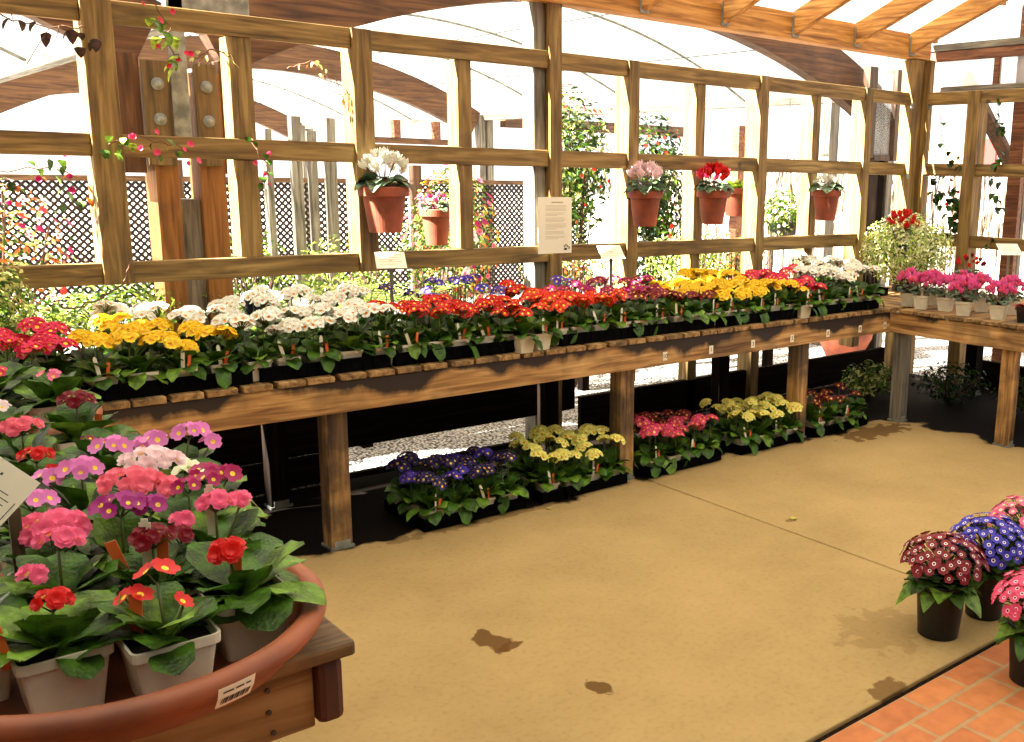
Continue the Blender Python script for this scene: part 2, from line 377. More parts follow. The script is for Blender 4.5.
# ------------------------------------------------------------------ vaulted canopy beyond the wall
R0, ZC = 6.8, 3.23-6.8
CX = [-2.43, -8.72]
for k_ in ('black_tray_plastic', 'tan_concrete', 'dark_soil', 'dark_grit', 'leaf_green', 'leaf_light_green', 'leaf_dark_green'):
    m_ = bpy.data.materials.get(k_)
    if m_: m_.node_tree.nodes['Principled BSDF'].inputs['Specular IOR Level'].default_value = .25 if k_.startswith('leaf') else .05
memb = film('canopy_film', (.27, .245, .21, 1), .40)
def arc(cx, x, R=R0): return ZC+math.sqrt(R*R-(x-cx)**2)
def glulam_arch(cx, y, th=.36, w=.13, half=3.07):
    mb = MB(); n = 24; vs = []
    for i in range(n+1):
        x = cx-half+2*half*i/n
        a = math.asin((x-cx)/R0)
        for yy in (y-w/2, y+w/2):
            vs.append((cx+R0*math.sin(a), yy, ZC+R0*math.cos(a))); vs.append((cx+(R0-th)*math.sin(a), yy, ZC+(R0-th)*math.cos(a)))
    fs = []
    for i in range(n):
        o = i*4; p = o+4
        fs += [(o, p, p+1, o+1), (o+2, o+3, p+3, p+2), (o, o+2, p+2, p), (o+1, p+1, p+3, o+3)]
    fs += [(0,1,3,2), (4*n, 4*n+2, 4*n+3, 4*n+1)]
    mb.add(vs, fs)
    a = ob('timber_arch', mb.mesh('timber_arch', [glulam(0)]), bevel=.004)
    fsm = MB(); vs = []
    for i in range(n+1):
        x = cx-half+2*half*i/n
        for yy in (y-w/2-.01, y+w/2+.01): vs.append((x, yy, arc(cx, x)+.006)); 
    fsm.add(vs, [(i*2, i*2+1, i*2+3, i*2+2) for i in range(n)])
    ob('flashing_strip', fsm.mesh('flashing_strip', [plain('pale_metal_strip', (225, 225, 225), .4)]), a)
    return a
where = {.9: 'just behind the lattice wall', 8: 'halfway down the canopy', 14.5: 'at the far end of the canopy'}
for y in (.9, 8, 14.5):
    for cx, side in ((CX[0], 'wide central'), (CX[1], 'left-hand')):
        tag(glulam_arch(cx, y), f'curved brown timber arch of the {side} vault, {where[y]}', 'timber arch', 'timber arches of the vaulted canopy')
for cx, side in ((CX[0], 0), (CX[1], 1)):
    mb = MB(); n = 40; yy = [.78, 4, 8, 12, 17]; vs = [(cx-3.12+6.24*i/n, y, arc(cx, cx-3.12+6.24*i/n)+.02) for y in yy for i in range(n+1)]
    mb.add(vs, [(j*(n+1)+i, j*(n+1)+i+1, (j+1)*(n+1)+i+1, (j+1)*(n+1)+i) for j in range(4) for i in range(n)])
    struct(ob('ceiling_canopy_film', mb.mesh('canopy_film', [memb], True)))
    for y in (2.6, 4.4, 6.2, 10, 12):
        mb = MB().tube([(x, y, arc(cx, x)-.05) for x in [cx-3.05+6.1*i/24 for i in range(25)]], .014, 6)
        struct(ob('ceiling_hoop_pipe', mb.mesh('hoop', [steelM], True)))
    for dx in (-2.2, -1.1, 0, 1.1, 2.2):
        struct(ob('ceiling_wire', MB().tube([(cx+dx, .9, arc(cx, cx+dx)-.035), (cx+dx, 17, arc(cx, cx+dx)-.035)], .006, 5).mesh('wire', [steelD])))
for x in (.72, -5.58):
    struct(box('ceiling_gutter_beam', (x-.05, 1.0, 2.40), (x+.05, 17, 2.48), grey_wood(1)))
# bolted composite column
cw = wood('olive_column_wood', 2, (76, 60, 32), (112, 90, 52), (134, 110, 68))
t = root('timber_column', (-5.59, .9, -.03), 'bolted timber column with steel plate behind second and third wall posts', 'column', 'canopy columns')
def lb(n, a, b, m, p, bev=.004): return box(n, a, b, m, p, bev)
lb('side_board', (-.17, -.10, 0), (-.052, .10, 2.2), wood('column_wood', 2, (100, 64, 24), (140, 92, 40), (162, 112, 56)), t)
lb('side_board', (.062, -.10, 0), (.195, .10, 2.2), MATS['column_wood'], t)
lb('centre_board', (-.05, -.06, 0), (.06, .10, 1.52), grey_wood(2), t)
lb('steel_plate', (-.07, -.15, 1.80), (.015, -.135, 2.6), steelM, t)
lb('front_board', (-.205, -.135, 1.70), (-.062, -.102, 2.24), cw, t)
lb('front_board', (.05, -.135, 1.70), (.17, -.102, 2.24), cw, t)
lb('haunch', (-.32, -.09, 1.66), (-.207, .09, 2.27), glulam(2), t); lb('haunch', (.197, -.09, 1.66), (.285, .09, 2.27), glulam(2), t)
lb('gusset_plate', (-.06, -.15, 2.46), (.36, -.138, 2.66), steelM, t)
wa = MB().lathe([(.0, 0), (.031, 0), (.033, .004), (.03, .007), (.014, .008), (.014, .02), (.009, .024), (0, .024)], 16).tf(Matrix.Rotation(PI/2, 4, 'X'))
wm = wa.mesh('bolt', [steelM], True)
for x in (-.135, .11):
    for z in (1.94, 2.12): ob('bolt', wm, t, (x, -.136, z))
for k, (x, y, d) in enumerate([(.74, .9, 'behind the rightmost wall posts'), (.72, 8, 'halfway along the canopy gutter'), (.72, 14.5, 'at the far end of the gutter'), (-5.58, 8, 'far back under left gutter'), (-5.58, 14.5, 'farthest back under left gutter'), (-11.9, 14.5, 'at the far outer corner of the left vault')]):
    t = root('timber_column', (x, y, -.03), f'dark weathered timber column {d}', 'column', 'canopy columns')
    lb('side_board', (-.12, -.09, 0), (-.02, .09, 2.5), dark_wood(2) if k == 0 else grey_wood(2), t); lb('side_board', (.02, -.09, 0), (.12, .09, 2.5), grey_wood(2), t)
# ------------------------------------------------------------------ benches
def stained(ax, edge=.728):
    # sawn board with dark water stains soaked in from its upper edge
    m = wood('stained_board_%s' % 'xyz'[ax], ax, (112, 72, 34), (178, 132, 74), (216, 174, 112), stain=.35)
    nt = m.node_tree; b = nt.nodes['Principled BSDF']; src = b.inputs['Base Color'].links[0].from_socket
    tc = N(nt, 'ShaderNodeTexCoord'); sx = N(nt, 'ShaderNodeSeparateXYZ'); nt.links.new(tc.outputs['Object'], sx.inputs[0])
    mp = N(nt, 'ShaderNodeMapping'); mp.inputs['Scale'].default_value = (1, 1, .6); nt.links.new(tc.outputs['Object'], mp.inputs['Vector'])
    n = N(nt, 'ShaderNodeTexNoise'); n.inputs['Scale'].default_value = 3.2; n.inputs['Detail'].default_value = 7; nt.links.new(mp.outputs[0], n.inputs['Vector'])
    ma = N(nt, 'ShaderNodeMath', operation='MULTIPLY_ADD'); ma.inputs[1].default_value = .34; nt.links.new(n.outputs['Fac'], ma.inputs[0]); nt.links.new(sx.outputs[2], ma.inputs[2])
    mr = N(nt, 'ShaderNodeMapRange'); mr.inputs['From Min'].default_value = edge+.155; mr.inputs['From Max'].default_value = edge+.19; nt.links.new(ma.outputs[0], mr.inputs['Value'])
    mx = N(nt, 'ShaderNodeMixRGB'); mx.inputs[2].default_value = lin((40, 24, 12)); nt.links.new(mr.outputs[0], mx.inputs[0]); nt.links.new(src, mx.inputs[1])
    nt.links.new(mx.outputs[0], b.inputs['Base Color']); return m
def leg_part(nm, x0, y0, x1, y1, z, par, mat=None):
    o = box(nm, (x0, y0, .012), (x1, y1, z), mat or bench_wood(2), par)
    b = MB()
    b.box(x0-.006, y0-.006, .0, x1+.006, y1+.006, .012); b.box(x0+.012, y0-.005, .012, x1-.012, y0-.001, .04)
    ob('post_base', b.mesh('post_base', [steelM]), o)
    return o
bt = root('plant_bench', (0, 0, 0), 'long timber plant bench running under the lattice wall', 'bench', 'timber plant benches')
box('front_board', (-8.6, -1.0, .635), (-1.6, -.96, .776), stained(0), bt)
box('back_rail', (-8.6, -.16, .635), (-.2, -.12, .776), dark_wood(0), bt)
for k in range(62):
    x = -8.55+.135*k+random.Random(k).uniform(-.006, .006)
    if x > -.3: break
    box('plank', (x, -1.012, .777), (x+.118, -.12, .802), deck_wood(1), bt, .003)
for x in (-7.2, -5.63, -3.975, -2.50):
    leg_part('leg', x, -.958, x+.1, -.865, .776, bt)
    leg_part('leg', x, -.25, x+.1, -.165, .776, bt, dark_wood(2))
nums = ['10', '1', '3', '2', '0', '8', '6']
for x, nn in zip((-3.693, -3.335, -2.982, -2.626, -2.274, -1.937, -1.66), nums):
    tg = root('number_tag', (x, -1.0015, .686), None, None)
    tag(tg, f'small cream number tag on bench front board reading {nn}', 'tag', 'number tags on the bench front')
    ob('tag_plate', MB().box(-.016, -.0015, -.024, .016, 0, .024).mesh('tag_plate', [creamT]), tg)
    cu = bpy.data.curves.new('tag_number', 'FONT'); cu.body = nn; cu.size = .034; cu.align_x = 'CENTER'; cu.align_y = 'CENTER'; cu.extrude = .0004
    cu.materials.append(inkM)
    ob('tag_number', text_mesh(cu), tg, M=Matrix.Translation((0, -.0022, 0)) @ Matrix.Rotation(PI/2, 4, 'X'))
b2 = root('plant_bench', (0, 0, 0), 'short timber bench along the right wall carrying cyclamen pots', 'bench', 'timber plant benches')
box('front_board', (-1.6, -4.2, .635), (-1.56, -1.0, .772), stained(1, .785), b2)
for k in range(26):
    y = -1.075-.125*k
    box('plank', (-1.615, y-.112+random.Random(k).uniform(-.004,.004), .777), (-.14, y, .802), deck_wood(0), b2, .003)
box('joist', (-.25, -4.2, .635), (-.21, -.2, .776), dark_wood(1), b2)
for y in (-1.93, -3.5):
    leg_part('leg', -1.60+.045, y, -1.50+.01, y+.1, .776, b2); leg_part('leg', -.3, y, -.2, y+.1, .776, b2, dark_wood(2))
leg_part('leg', -1.555, -1.1, -1.47, -1.01, .776, b2, grey_wood(2)); leg_part('leg', -.35, -.95, -.25, -.85, .776, b2, dark_wood(2))
# low boards closing the space below the wall
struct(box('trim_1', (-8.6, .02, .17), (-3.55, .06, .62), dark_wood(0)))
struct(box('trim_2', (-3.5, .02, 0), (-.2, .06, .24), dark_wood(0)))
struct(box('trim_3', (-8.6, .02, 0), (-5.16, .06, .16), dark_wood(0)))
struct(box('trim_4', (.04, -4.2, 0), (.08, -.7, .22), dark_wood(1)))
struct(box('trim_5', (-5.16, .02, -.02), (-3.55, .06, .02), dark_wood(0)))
# display table in the foreground
tb = root('display_table', (0, 0, 0), 'low weathered timber display table under the terracotta bowls', 'table')
box('apron', (-7.75, -3.665, .835), (-6.80, -3.63, .944), wood('table_wood', 0, (92, 64, 30), (146, 108, 58), (180, 142, 88), stain=.15), tb)
box('apron', (-6.825, -3.60, .835), (-6.79, -1.6, .944), bench_wood(1), tb)
em = MB().box(-6.80, -3.68, .84, -6.757, -3.60, .944); ob('corner_block', em.mesh('corner_block', [wood('red_brown_wood', 2, (52, 26, 12), (80, 42, 22), (104, 60, 34))]), tb, bevel=.012)
for k in range(14):
    y = -3.69+.152*k
    box('plank', (-7.75, y, .945), (-6.742+random.Random(k).uniform(-.012,.003), y+.142, .97), deck_wood(0), tb, .006)
for x, y in ((-6.9, -3.35), (-6.9, -1.75), (-7.7, -3.35), (-7.7, -1.75)): box('leg', (x-.045, y-.045, 0), (x+.045, y+.045, .944), bench_wood(2), tb)
nl = MB()
for x, z in ((-6.87, .92), (-6.87, .885), (-6.865, .85), (-7.1, .9)): nl.tube([(x, -3.668, z), (x, -3.664, z)], .004, 8)
ob('nail_head', nl.mesh('nail', [steelD]), tb)
def bowl(c, label):
    o = root('terracotta_bowl', c, label, 'bowl', 'terracotta bowls')
    prof = [(0, 0), (.20, 0), (.245, .012), (.268, .04), (.272, .05), (.286, .052), (.291, .062), (.289, .074), (.280, .08), (.268, .08), (.260, .074), (.256, .06), (.248, .034), (.225, .018), (0, .016)]
    ob('bowl_body', MB().lathe(prof, 72).mesh('bowl', [terraB], True), o)
    return o
bw = bowl((-7.0428, -3.554, .971), 'large shallow terracotta bowl with barcode sticker at the front of the table')
bowl((-7.02, -2.10, .971), 'terracotta bowl half hidden among pink primroses near the bench')
st = root('barcode_sticker', (0,0,0), None, None); st.parent = bw
def on_rim(a, z, r=.2895): return (r*math.cos(a), r*math.sin(a), z)
a0 = math.atan2(-3.83+3.554, -6.965+7.0428)
sb = MB(); n = 8; vs = []
for i in range(n+1):
    a = a0-.09+.18*i/n
    vs += [on_rim(a, .036, .275+.004), on_rim(a, .052, .2885), on_rim(a, .068, .293)]
sb.add(vs, [(i*3+j, i*3+j+3, i*3+j+4, i*3+j+1) for i in range(n) for j in range(2)])
bpy.data.objects.remove(st)
s1 = ob('barcode_sticker', sb.mesh('sticker', [paper]), bw)
bb = MB()
for i in range(15):
    a = a0-.07+.14*i/15; wd = .0018+.0022*((i*7) % 3)/2
    bb.add([on_rim(a, .041, .2825), on_rim(a+wd*2.2, .041, .2825), on_rim(a+wd*2.2, .0515, .2892), on_rim(a, .0515, .2892)], [(0,1,2,3)])
for a, b_ in ((-.07, -.02), (-.01, .03), (.04, .065)):
    bb.add([on_rim(a0+a, .059, .2922), on_rim(a0+b_, .059, .2922), on_rim(a0+b_, .0615, .2928), on_rim(a0+a, .0615, .2928)], [(0,1,2,3)])
ob('barcode', bb.mesh('barcode', [inkM]), s1)
# ------------------------------------------------------------------ plant building blocks
def leaf_geo(mb, base, az, L, W, a0, bend, mi=0, crinkle=.0, rnd=random, roll=0, shape='obovate', n=7):
    vs = []; p = Vector((0, 0, 0)); ang = a0; prev = p.copy()
    for i in range(n+1):
        t = i/n
        if shape == 'obovate': w = W*(.16+.84*max(0, math.sin(PI*min(1, max(0, (t-.12)/.98))**1.15))**.8) if t < .99 else W*.12
        elif shape == 'heart': w = W*(math.sin(PI*(.12+.86*t)**.62))**.75 if t < .99 else W*.04
        else: w = W*math.sin(PI*(.06+.92*t))
        if t == 0: w = W*(.14 if shape == 'obovate' else .25)
        ang = a0-bend*t
        if i: p = p+Vector((math.cos(ang), 0, math.sin(ang)))*(L/n)
        nrm = Vector((-math.sin(ang), 0, math.cos(ang)))
        for j, s in enumerate((-1, -.55, 0, .55, 1)):
            up = (.16*abs(s)**1.3*w) + (rnd.uniform(-crinkle, crinkle) if abs(s) > .1 else -.0)
            ww = w*(1+(rnd.uniform(-.07, .07) if abs(s) == 1 and crinkle else 0))
            vs.append(p+Vector((0, s*ww*math.cos(roll), s*ww*math.sin(roll)))+nrm*up)
    M = Matrix.Translation(base) @ Matrix.Rotation(az, 4, 'Z')
    vs = [M @ v for v in vs]
    mb.add(vs, [(i*5+j, i*5+j+1, (i+1)*5+j+1, (i+1)*5+j) for i in range(n) for j in range(4)], mi)
def frame(pos, nrm, spin=0):
    z = Vector(nrm).normalized(); x = Vector((1,0,0)) if abs(z.x) < .8 else Vector((0,1,0))
    y = z.cross(x).normalized(); x = y.cross(z)
    return Matrix.Translation(pos) @ Matrix((x, y, z)).transposed().to_4x4() @ Matrix.Rotation(spin, 4, 'Z')
def blossom_geo(mb, M, r, mp=0, me=1, lobes=5, cup=.18, eye=.3, rnd=random, mid=None, r2=.68):
    n = lobes*4; rings = [0, eye, r2, 1.0]; vs = [Vector((0, 0, .0))]
    for q, rr in enumerate(rings[1:], 1):
        for k in range(n):
            a = 2*PI*k/n; ph = (k % 4)
            f = 1.0
            if q == 3: f = (.80, 1.0, .95, 1.0)[ph]
            if q == 2: f = (.93, 1, 1, 1)[ph]
            zz = r*cup*rr**1.5+(rnd.uniform(-.05, .05)*r if q == 3 else 0)-(.05*r if ph == 0 and q >= 2 else 0)
            vs.append(Vector((r*rr*f*math.cos(a), r*rr*f*math.sin(a), zz)))
    fs = [(0, 1+k, 1+(k+1) % n) for k in range(n)]; o = len(mb.v)
    mb.add([M @ v for v in vs], fs, me)
    mb2 = [(1+(q-1)*n+k, 1+q*n+k, 1+q*n+(k+1) % n, 1+(q-1)*n+(k+1) % n) for q in (1, 2) for k in range(n)]
    mb.f += [tuple(i+o for i in f) for f in mb2]
    mb.m += [(mp if mid is None or i >= n else mid) for i in range(len(mb2))]
EYE = {'yellow': eyeO, 'white': eyeO, 'red': eyeY, 'orange red': eyeY, 'magenta': eyeY, 'crimson': eyeY, 'pink red': eyeY, 'violet blue': eyeY, 'dark purple': eyeY,
       'pink': eyeY, 'pale pink': eyeY, 'mauve pink': eyeY, 'salmon': eyeY, 'cream': limeM, 'purple': eyeY, 'lemon yellow': eyeO, 'rose pink': eyeY, 'dark red': eyeY}
CACHE = {}
def cached(key, fn):
    if key not in CACHE: CACHE[key] = fn()
    return CACHE[key]
def foliage(v, L=.095, W=.026, n=15, up=1.0, mats=None, stems=None, crinkle=.0022, shape='obovate', z=0):
    def f():
        rnd = random.Random(100+v); mb = MB()
        for k in range(n):
            t = k/n; az = k*2.399+rnd.uniform(-.3, .3)
            a0 = up*(.35+.95*t)+rnd.uniform(-.15, .2); bend = rnd.uniform(.7, 1.5)*(1.15-t*.6)*(.85 if crinkle > .003 else 1)
            l = L*rnd.uniform(.8, 1.15)*(1.05-.25*t)
            leaf_geo(mb, (math.cos(az)*.008, math.sin(az)*.008, z), az, l, W*rnd.uniform(.85, 1.2), a0, bend, rnd.choice((0, 0, 1, 2)), crinkle, rnd, rnd.uniform(-.25, .25), shape)
        for (x, y, h) in (stems or []):
            mb.tube([(0, 0, z), (x*.35, y*.35, h*.55), (x, y, h)], .0024, 5, 3)
        return mb.mesh('foliage', (mats or [leafM, leafM, leafL])+[stemM], True)
    return cached(('fol', v, L, W, n, up, shape, z, bool(stems) and tuple(stems), mats and mats[0].name), f)
def umbel(v, col, r=.044, n=10, br=.0205, flat=.75):
    def f():
        rnd = random.Random(500+v); mb = MB()
        for k in range(n):
            t = (k+.5)/n; a = k*2.399+rnd.uniform(-.2, .2); th = math.sqrt(t)*1.25
            d = Vector((math.sin(th)*math.cos(a), math.sin(th)*math.sin(a), math.cos(th)))
            p = Vector((d.x*r, d.y*r, d.z*r*flat))
            mb.tube([(0, 0, -.02), p*.92], .0012, 4, 2)
            blossom_geo(mb, frame(p, d+Vector((0, 0, .25)), rnd.uniform(0, 6)), br*rnd.uniform(.85, 1.12), rnd=rnd)
        return mb.mesh('flower_cluster', [petal(col), EYE[col], stemM], True)
    return cached(('umb', v, col, r, n, br), f)
def square_pot(hw=.052, h=.085):
    def f():
        mb = MB()
        mb.loft_sq([(hw*.72, 0), (hw*.9, h*.8), (hw*.93, h*.84), (hw*.99, h*.85), (hw, h), (hw*.94, h), (hw*.9, h*.86)])
        top = mb.loft_sq([(hw*.2, h*.87), (hw*.91, h*.86)], mi=1)
        return mb.mesh('pot', [potW, soilM])
    return cached(('sqpot', hw, h), f)
def tag_mesh(w=.013, h=.075):
    def f():
        mb = MB(); mb.box(-w/2, -.0006, 0, w/2, .0006, h*.93); mb.box(-w*.3, -.0006, h*.93, w*.3, .0006, h)
        return mb.mesh('plant_label', [creamT])
    return cached(('tag', w, h), f)
def otag_mesh(w=.012, h=.06):
    return cached(('otag', w, h), lambda: MB().box(-w/2, -.0006, 0, w/2, .0006, h).mesh('price_stick', [orangeT]))
PLANTS = []
def primrose(x, y, z, col, where, grp, seed, big=1.0, clusters=3, pot=True, tags=0, hz=.085, nfl=10, sp=.042, lift=.0, top=.095, fs_=1.0):
    rnd = random.Random(seed); S = big
    t = root('potted_primrose', (x, y, z)); t.rotation_euler = (0, 0, 0)
    t['category'] = 'primrose'; t['group'] = grp
    pr = rnd.uniform(-.12, .12)
    if pot: ob('pot', square_pot(.052*S, .085), t, rz=pr)
    v = rnd.randrange(6)
    ob('foliage', foliage(v, L=.112, W=.031, n=17, up=.95), t, (0, 0, hz-.012), rz=rnd.uniform(0, 6.28)).scale = (S*fs_, S*fs_, S*fs_*rnd.uniform(1.1, 1.5))
    a = rnd.uniform(0, 6.28); hv = rnd.uniform(.78, 1.28)
    for k in range(clusters):
        rr = 0 if clusters == 1 else sp*rnd.uniform(.75, 1.15); aa = a+k*2*PI/clusters
        h = hz+top*hv*rnd.uniform(.8, 1.15)+lift
        cx, cy = rr*math.cos(aa), rr*math.sin(aa)
        c = ob('flower_cluster', umbel(rnd.randrange(3), col, n=nfl), t, (cx, cy, h), rz=rnd.uniform(0, 6))
        c.rotation_euler = (rnd.uniform(-.1, .5), rnd.uniform(-.3, .3), rnd.uniform(0, 6)); c.scale = (S*rnd.uniform(.85, 1.15),)*3
        sm = cached(('stem', round(h, 2)), lambda: MB().tube([(0, 0, 0), (0, 0, .11)], .0026, 5).mesh('flower_stem', [stemM], True))
        ob('flower_stem', sm, t, (cx*.9, cy*.9, h-.12))
    if tags:
        o = ob('plant_label', tag_mesh(.014, .09), t, (rnd.uniform(-.02, .0), -.044, hz-.012)); o.rotation_euler = (rnd.uniform(-.1, .15), rnd.uniform(-.35, .1), rnd.uniform(-.3, .3))
        o = ob('price_stick', otag_mesh(.012, .065), t, (rnd.uniform(.004, .02), -.048, hz-.012)); o.rotation_euler = (0, rnd.uniform(-.1, .25), rnd.uniform(-.4, .2))
    PLANTS.append((t, col, where, x)); return t
# ------------------------------------------------------------------ trays and primroses on the long bench
def tray(x0, y0, x1, y1, z, label, h=.062):
    mb = MB(); cx, cy = (x0+x1)/2, (y0+y1)/2; hx, hy = (x1-x0)/2, (y1-y0)/2; t = .006
    mb.box(-hx+.01, -hy+.01, 0, hx-.01, hy-.01, .006)
    for s in (-1, 1):
        mb.box(-hx, s*hy-(t if s > 0 else 0), .004, hx, s*hy+(0 if s > 0 else t), h)
        mb.box(s*hx-(t if s > 0 else 0), -hy, .004, s*hx+(0 if s > 0 else t), hy, h)
        mb.box(-hx-.006, s*hy-.006, h-.006, hx+.006, s*hy+.006, h); mb.box(s*hx-.006, -hy, h-.006, s*hx+.006, hy, h)
    for k in range(1, int(hx*2/.05)):
        mb.box(-hx+k*.05-.004, -hy-.003, .01, -hx+k*.05+.004, -hy, h-.008)
    o = ob('plant_tray', mb.mesh('plant_tray', [trayM]), loc=(cx, cy, z))
    return tag(o, label, 'tray', 'black plant trays')
ZB = .8025
TR = [(-6.52, -5.93, 'yellow primroses'), (-5.90, -5.32, 'white primroses'), (-5.30, -4.62, 'red primroses'), (-4.38, -3.85, 'orange red primroses'),
      (-3.83, -3.28, 'crimson primroses'), (-3.26, -2.55, 'yellow primroses beyond the crimson ones'), (-2.40, -1.70, 'white primroses at the corner end')]
for x0, x1, what in TR:
    tray(x0, -.97, x1, -.57, ZB, f'black plastic tray on long bench under the {what}')
for (x0, x1) in ((-6.5, -5.2), (-5.15, -3.9), (-3.85, -2.7), (-2.65, -1.0)):
    tray(x0+.01, -.55, x1-.01, -.17, ZB, f'black plastic tray at back of bench, {["far left behind yellow and white flowers","behind red flowers","behind magenta flowers","behind pink and white flowers"][[-6.5,-5.15,-3.85,-2.65].index(x0)]}')
def band(x, tbl):
    for a, b, c in tbl:
        if a <= x < b: return c
    return None
rows = [('front row', -.905, .135, [(-6.55, -5.93, 'yellow'), (-5.93, -5.31, 'white'), (-5.31, -4.6, 'red'), (-4.6, -3.92, 'orange red'), (-3.92, -3.2, 'crimson'), (-3.2, -2.45, 'yellow'), (-2.45, -2.2, 'pink red'), (-2.2, -1.62, 'white')]),
        ('middle row', -.72, .135, [(-6.55, -6.0, 'yellow'), (-6.0, -5.35, 'white'), (-5.35, -4.6, 'red'), (-4.6, -3.85, 'orange red'), (-3.85, -3.35, 'magenta'), (-3.35, -2.55, 'yellow'), (-2.55, -2.2, 'pink red'), (-2.2, -1.6, 'white')]),
        ('third row', -.45, .15, [(-6.45, -6.15, 'yellow'), (-6.15, -5.2, 'white'), (-5.2, -4.85, 'dark purple'), (-4.85, -4.4, 'violet blue'), (-4.4, -4.1, 'red'), (-4.1, -3.3, 'magenta'), (-3.3, -2.5, 'yellow'), (-2.5, -1.95, 'pink red'), (-1.95, -1.3, 'white')]),
        ('back row', -.26, .17, [(-6.4, -6.0, 'white'), (-5.9, -5.2, 'white'), (-4.75, -4.4, 'violet blue'), (-3.95, -3.75, 'violet blue'), (-3.65, -3.3, 'magenta'), (-2.9, -2.5, 'yellow'), (-1.8, -1.2, 'white')])]
seed = 1
for rname, y, dx, tbl in rows:
    x = -6.46
    while x < -1.25:
        c = band(x, tbl); seed += 1; rnd = random.Random(seed*7)
        if c and not (rname == 'front row' and -4.62 < x < -4.42):
            tall = .135 if c == 'white' else .11 if c in ('white', 'orange red', 'red') else .095
            if c in ('violet blue', 'dark purple'): tall = .14
            if rname in ('third row', 'back row'): tall += .015
            ncl = {'dark purple': 1, 'violet blue': 2, 'magenta': 2}.get(c, 3)
            if rname == 'front row': ncl = min(ncl, 2)
            if rname == 'front row' and c == 'crimson': ncl = 1
            primrose(x+rnd.uniform(-.01, .01), y+rnd.uniform(-.01, .01), ZB+.007, c, f'in {rname} of the long bench', f'{c} primroses on the long bench', seed,
                     clusters=ncl, tags=1 if rname == 'front row' and seed % 3 else 0, nfl=16 if c in ('white', 'yellow') else (7 if c in ('dark purple', 'violet blue') else 13), top=tall)
        x += dx*rnd.uniform(.97, 1.08)
primrose(-4.50, -.95, ZB, 'orange red', 'outside the trays on bench edge', 'primroses outside the trays', 901, clusters=1, tags=1)
primrose(-4.62, -.98, ZB, 'red', 'outside the trays on bench edge', 'primroses outside the trays', 905, clusters=1)
primrose(-2.50, -.96, ZB, 'yellow', 'outside the trays on bench edge', 'primroses outside the trays', 903, clusters=1, tags=1)
# left end, nearest the camera
for k, (x, y, c) in enumerate([(-6.70, -.56, 'pink red'), (-6.58, -.62, 'pink red'), (-6.60, -.78, 'pink red'), (-6.76, -.72, 'pink red'), (-6.70, -.88, 'pink red'), (-6.85, -.6, 'pink red')]):
    primrose(x, y, ZB, c, 'at the left end of the long bench', 'pink red primroses at the left end of the bench', 930+k, clusters=3, nfl=15, top=.11)
# ------------------------------------------------------------------ trays of primroses on the floor
FT = [(-5.20, 'dark purple', 'violet blue'), (-4.53, 'lemon yellow', 'lemon yellow'), (-3.80, 'rose pink', 'rose pink'), (-3.06, 'lemon yellow', 'lemon yellow'), (-2.37, 'dark red', 'dark red')]
FN = ['purple', 'near pale yellow', 'pink', 'far pale yellow', 'dark red']
for (x0, c0, c1), nm in zip(FT, FN):
    tray(x0, -1.01, x0+.57, -.60, .001, f'black tray of {nm} primroses on the floor under the bench')
    for ri, (ry, rn) in enumerate(((-.945, 'front'), (-.81, 'middle'), (-.68, 'back'))):
        for k in range(4):
            seed += 1; rnd = random.Random(seed)
            c = c0 if (seed % 3) else c1
            if nm == 'pink' and rn == 'back': c = 'crimson'
            primrose(x0+.075+.139*k, ry, .009, c, f'in {rn} row of the {nm} floor tray', f'{c} primroses in floor trays', 2000+seed, clusters=1 if c0 == 'dark red' else 2, tags=1 if rn == 'front' and k % 2 == 0 else 0,
                     nfl=14 if c0 != 'dark red' else 6, top=.135 if nm != 'dark red' else .11, fs_=1.08)
# ------------------------------------------------------------------ foreground primroses
def near_primrose(x, y, z, col, label, seed, spots, L=.10, n=15, br=.0145, potrot=0, tags=None, dbl=False, wid=.030, up=1.0):
    rnd = random.Random(seed)
    t = root('potted_primrose', (x, y, z), label, 'primrose', 'potted primroses on the display table')
    ob('pot', square_pot(.055, .088), t, rz=potrot)
    ob('foliage', foliage(50+seed, L=L, W=wid, n=n, up=up, crinkle=.0035, shape='obovate'), t, (0, 0, .076))
    key = ('blo', col, dbl)
    def f():
        mb = MB(); rr = random.Random(7)
        blossom_geo(mb, Matrix(), 1.0, cup=.25, rnd=rr, eye=.26)
        if dbl:
            for s, zz in ((.72, .22), (.45, .4)): 
                blossom_geo(mb, Matrix.Translation((0, 0, zz)) @ Matrix.Rotation(s*3, 4, 'Z'), s, cup=.5, rnd=rr, me=0)
        return mb.mesh('blossom', [petal(col), EYE[col]], True)
    me = cached(key, f)
    sm = MB()
    for (cx, cy, h, nb, rad) in spots:
        sm.tube([(0, 0, .075), (cx*.5, cy*.5, h*.7), (cx, cy, h-.008)], .0022, 5)
        for k in range(nb):
            tt = (k+.5)/nb; a = k*2.399+rnd.uniform(-.3, .3); th = math.sqrt(tt)*1.2
            d = Vector((math.sin(th)*math.cos(a), math.sin(th)*math.sin(a), math.cos(th)))
            p = Vector((cx, cy, h))+Vector((d.x*rad, d.y*rad, d.z*rad*.5))
            sm.tube([(cx, cy, h-.012), p], .0012, 4)
            s = br*rnd.uniform(.8, 1.15)
            o = ob('blossom', me, t); o.matrix_local = frame(p, d+Vector((-.1, -.55, .3)), rnd.uniform(0, 6)) @ Matrix.Scale(s, 4)
    ob('flower_stems', sm.mesh('flower_stems', [stemM], True), t)
    for (kind, tx, ty, tz, ry) in (tags or []):
        o = ob('plant_label' if kind == 'c' else 'price_stick', tag_mesh(.016, .085) if kind == 'c' else otag_mesh(.016, .06), t, (tx, ty, tz))
        o.rotation_euler = (.05, ry, -.55)
    return t
NP = near_primrose
ZI = .988; ZT_ = .9705
